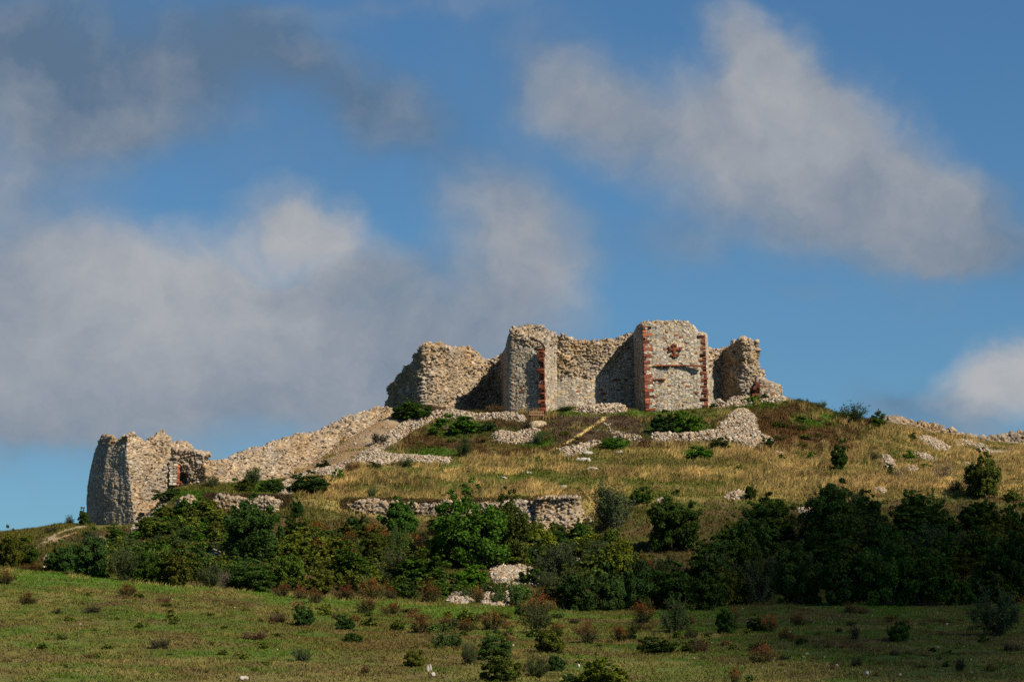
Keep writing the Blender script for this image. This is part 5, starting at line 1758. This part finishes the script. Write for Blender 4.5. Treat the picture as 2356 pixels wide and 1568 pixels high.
# tall tussocks standing out of it
X, Y = sample(3300, 341.5, 400)
c, h, px, py = cover_at(X, Y)
k = (h > .3) & (px > 640) & (py > BASE(px) + 1) & (vnoise(np.column_stack([X, Y]), 5, 61) > .42)
blades('grass_tussocks', X[k], Y[k], rg.uniform(.6, 1.15, k.sum()), (c[k] * .4 + C_TAN * .62) * rg.uniform(.75, 1.15, (k.sum(), 1)), 34, 11, 'pale grass tussocks standing above the meadow', .03, .3, .2, .3)
X, Y = sample(1260, 170, 260)
c, h, px, py = cover_at(X, Y)
blades('field_tussocks', X, Y, rg.uniform(.14, .34, len(X)), (c * .75 + C_TAN * .18) * rg.uniform(.6, 1.2, (len(X), 1)), 30, 12, 'low tussocks of coarse grass in the field', .02, .45, .16, .05)
# lower slope between the bushes
X, Y = sample(53000, 285, 342.5)
c, h, px, py = cover_at(X, Y)
blades('slope_grass', X, Y, h, c, 4, 3, 'rough grass between the bushes of the lower slope', .05, .4, leanx=.05)
# skyline on the left
X, Y = sample(6500, 342, 356, -420, 215)
c, h, px, py = cover_at(X, Y)
blades('skyline_grass', X, Y, h * 1.2, c, 4, 6, 'dry grass and weeds on the left skyline', .04, .4)
# near field
X, Y = sample(150000, 166, 263)
c, h, px, py = cover_at(X, Y)
clump = vnoise(np.column_stack([X, Y]), .9, 78)
kk = rg.random(len(X)) < .4 + .8 * clump
X, Y, c, h, clump = X[kk], Y[kk], c[kk], h[kk], clump[kk]
blades('field_grass', X, Y, h * (.5 + .9 * clump), c * (1.1 + .3 * vnoise(np.column_stack([X, Y]), .5, 79))[:, None], 4, 4, 'short green and brown grass of the near field', .035, .45, .16, .05, .16)
X, Y = sample(2200, 256, 262.5, -90, 1000)
k = vnoise(np.column_stack([X, Y * .3]), 1.4, 64) > .5
X, Y = X[k], Y[k]
c, h, px, py = cover_at(X, Y)
blades('crest_grass', X, Y, rg.uniform(.14, .42, len(X)), C_TAN * .45 + c * .5, 4, 5, 'pale dry grass fringe along the field crest', .03, .35, .15)

# brown turf hanging over the terrace walls
Y = rg.uniform(339.9, 341.8, 6000)
X = (np.concatenate([rg.uniform(470, 665, 2400), rg.uniform(785, 1040, 2600), rg.uniform(1085, 1236, 1000)]) - PW / 2) / F * Y
bb = rg.uniform(.6, 1.3, (len(X), 1)) * np.array([[.15, .105, .05]])
o = blades('turf_edge', X, Y, np.full(len(X), .34), bb, 4, 8, 'brown turf hanging over the terrace walls', .045, .6, .2, 0)

# ------------------------------------------------------------------ the cloud, high to the right, that shades the thicket and the right of the field
sv = np.array(SUN)
T_CL = 1500.0
shade_px = [(1500, 1420), (1520, 1345), (1610, 1272), (1670, 1222), (1740, 1190), (1880, 1168), (2080, 1180), (2220, 1200), (2420, 1190), (2700, 1190), (2700, 1600), (2300, 1600), (1900, 1590), (1680, 1540), (1560, 1470)]
ring = []
for (x, y) in shade_px:
    fld = y > CREST(min(x, 2400)) + 1
    g = gp(min(x, 2440), min(y, 1585), fld)
    if x > 2440:
        g = g + np.array([(x - 2440) / F * g[1], 0, 0])
    ring.append(g + sv * T_CL)
ring = np.array(ring)
# dense ring
dense = []
for i in range(len(ring)):
    a, b = ring[i], ring[(i + 1) % len(ring)]
    for t in np.linspace(0, 1, 6, endpoint=False):
        dense.append(a * (1 - t) + b * t)
dense = np.array(dense)
cen = dense.mean(0)
lay = []
for (s, dz) in ((.55, -.9), (.9, -.45), (1.0, 0), (.9, 1.6), (.6, 2.6)):
    q = cen + (dense - cen) * s
    lay.append(q + sv * dz * 4)
N_ = len(dense)
V = np.concatenate(lay + [[cen - sv * 4.5], [cen + sv * 11]])
Fs = []
for l in range(4):
    for i in range(N_):
        j = (i + 1) % N_
        Fs.append((l * N_ + i, l * N_ + j, (l + 1) * N_ + j, (l + 1) * N_ + i))
for i in range(N_):
    j = (i + 1) % N_
    Fs.append((j, i, 5 * N_))
    Fs.append((4 * N_ + i, 4 * N_ + j, 5 * N_ + 1))
V, N_, Fq = remesh(V, Fs, 1.6)
V = V + N_ * ((fbm(V, 9, 4, 3) - .5) * 9)[:, None]
M_CLOUD, _t, _b = new_mat('cloud_vapour')
_b.inputs['Base Color'].default_value = (.85, .85, .85, 1)
_tp = nd(_t, 'ShaderNodeBsdfTransparent')
_mx = nd(_t, 'ShaderNodeMixShader')
_mx.inputs[0].default_value = .40      # thin vapour: some sun comes through both of its faces
lk(_t, _b.outputs[0], _mx.inputs[1])
lk(_t, _tp.outputs[0], _mx.inputs[2])
lk(_t, _mx.outputs[0], _t.nodes['Material Output'].inputs['Surface'])
o = build('cloud', V, Fq, M_CLOUD, smooth_faces=True)
tag(o, 'small white cloud high up on the right, shading the thicket', 'cloud', kind='structure')
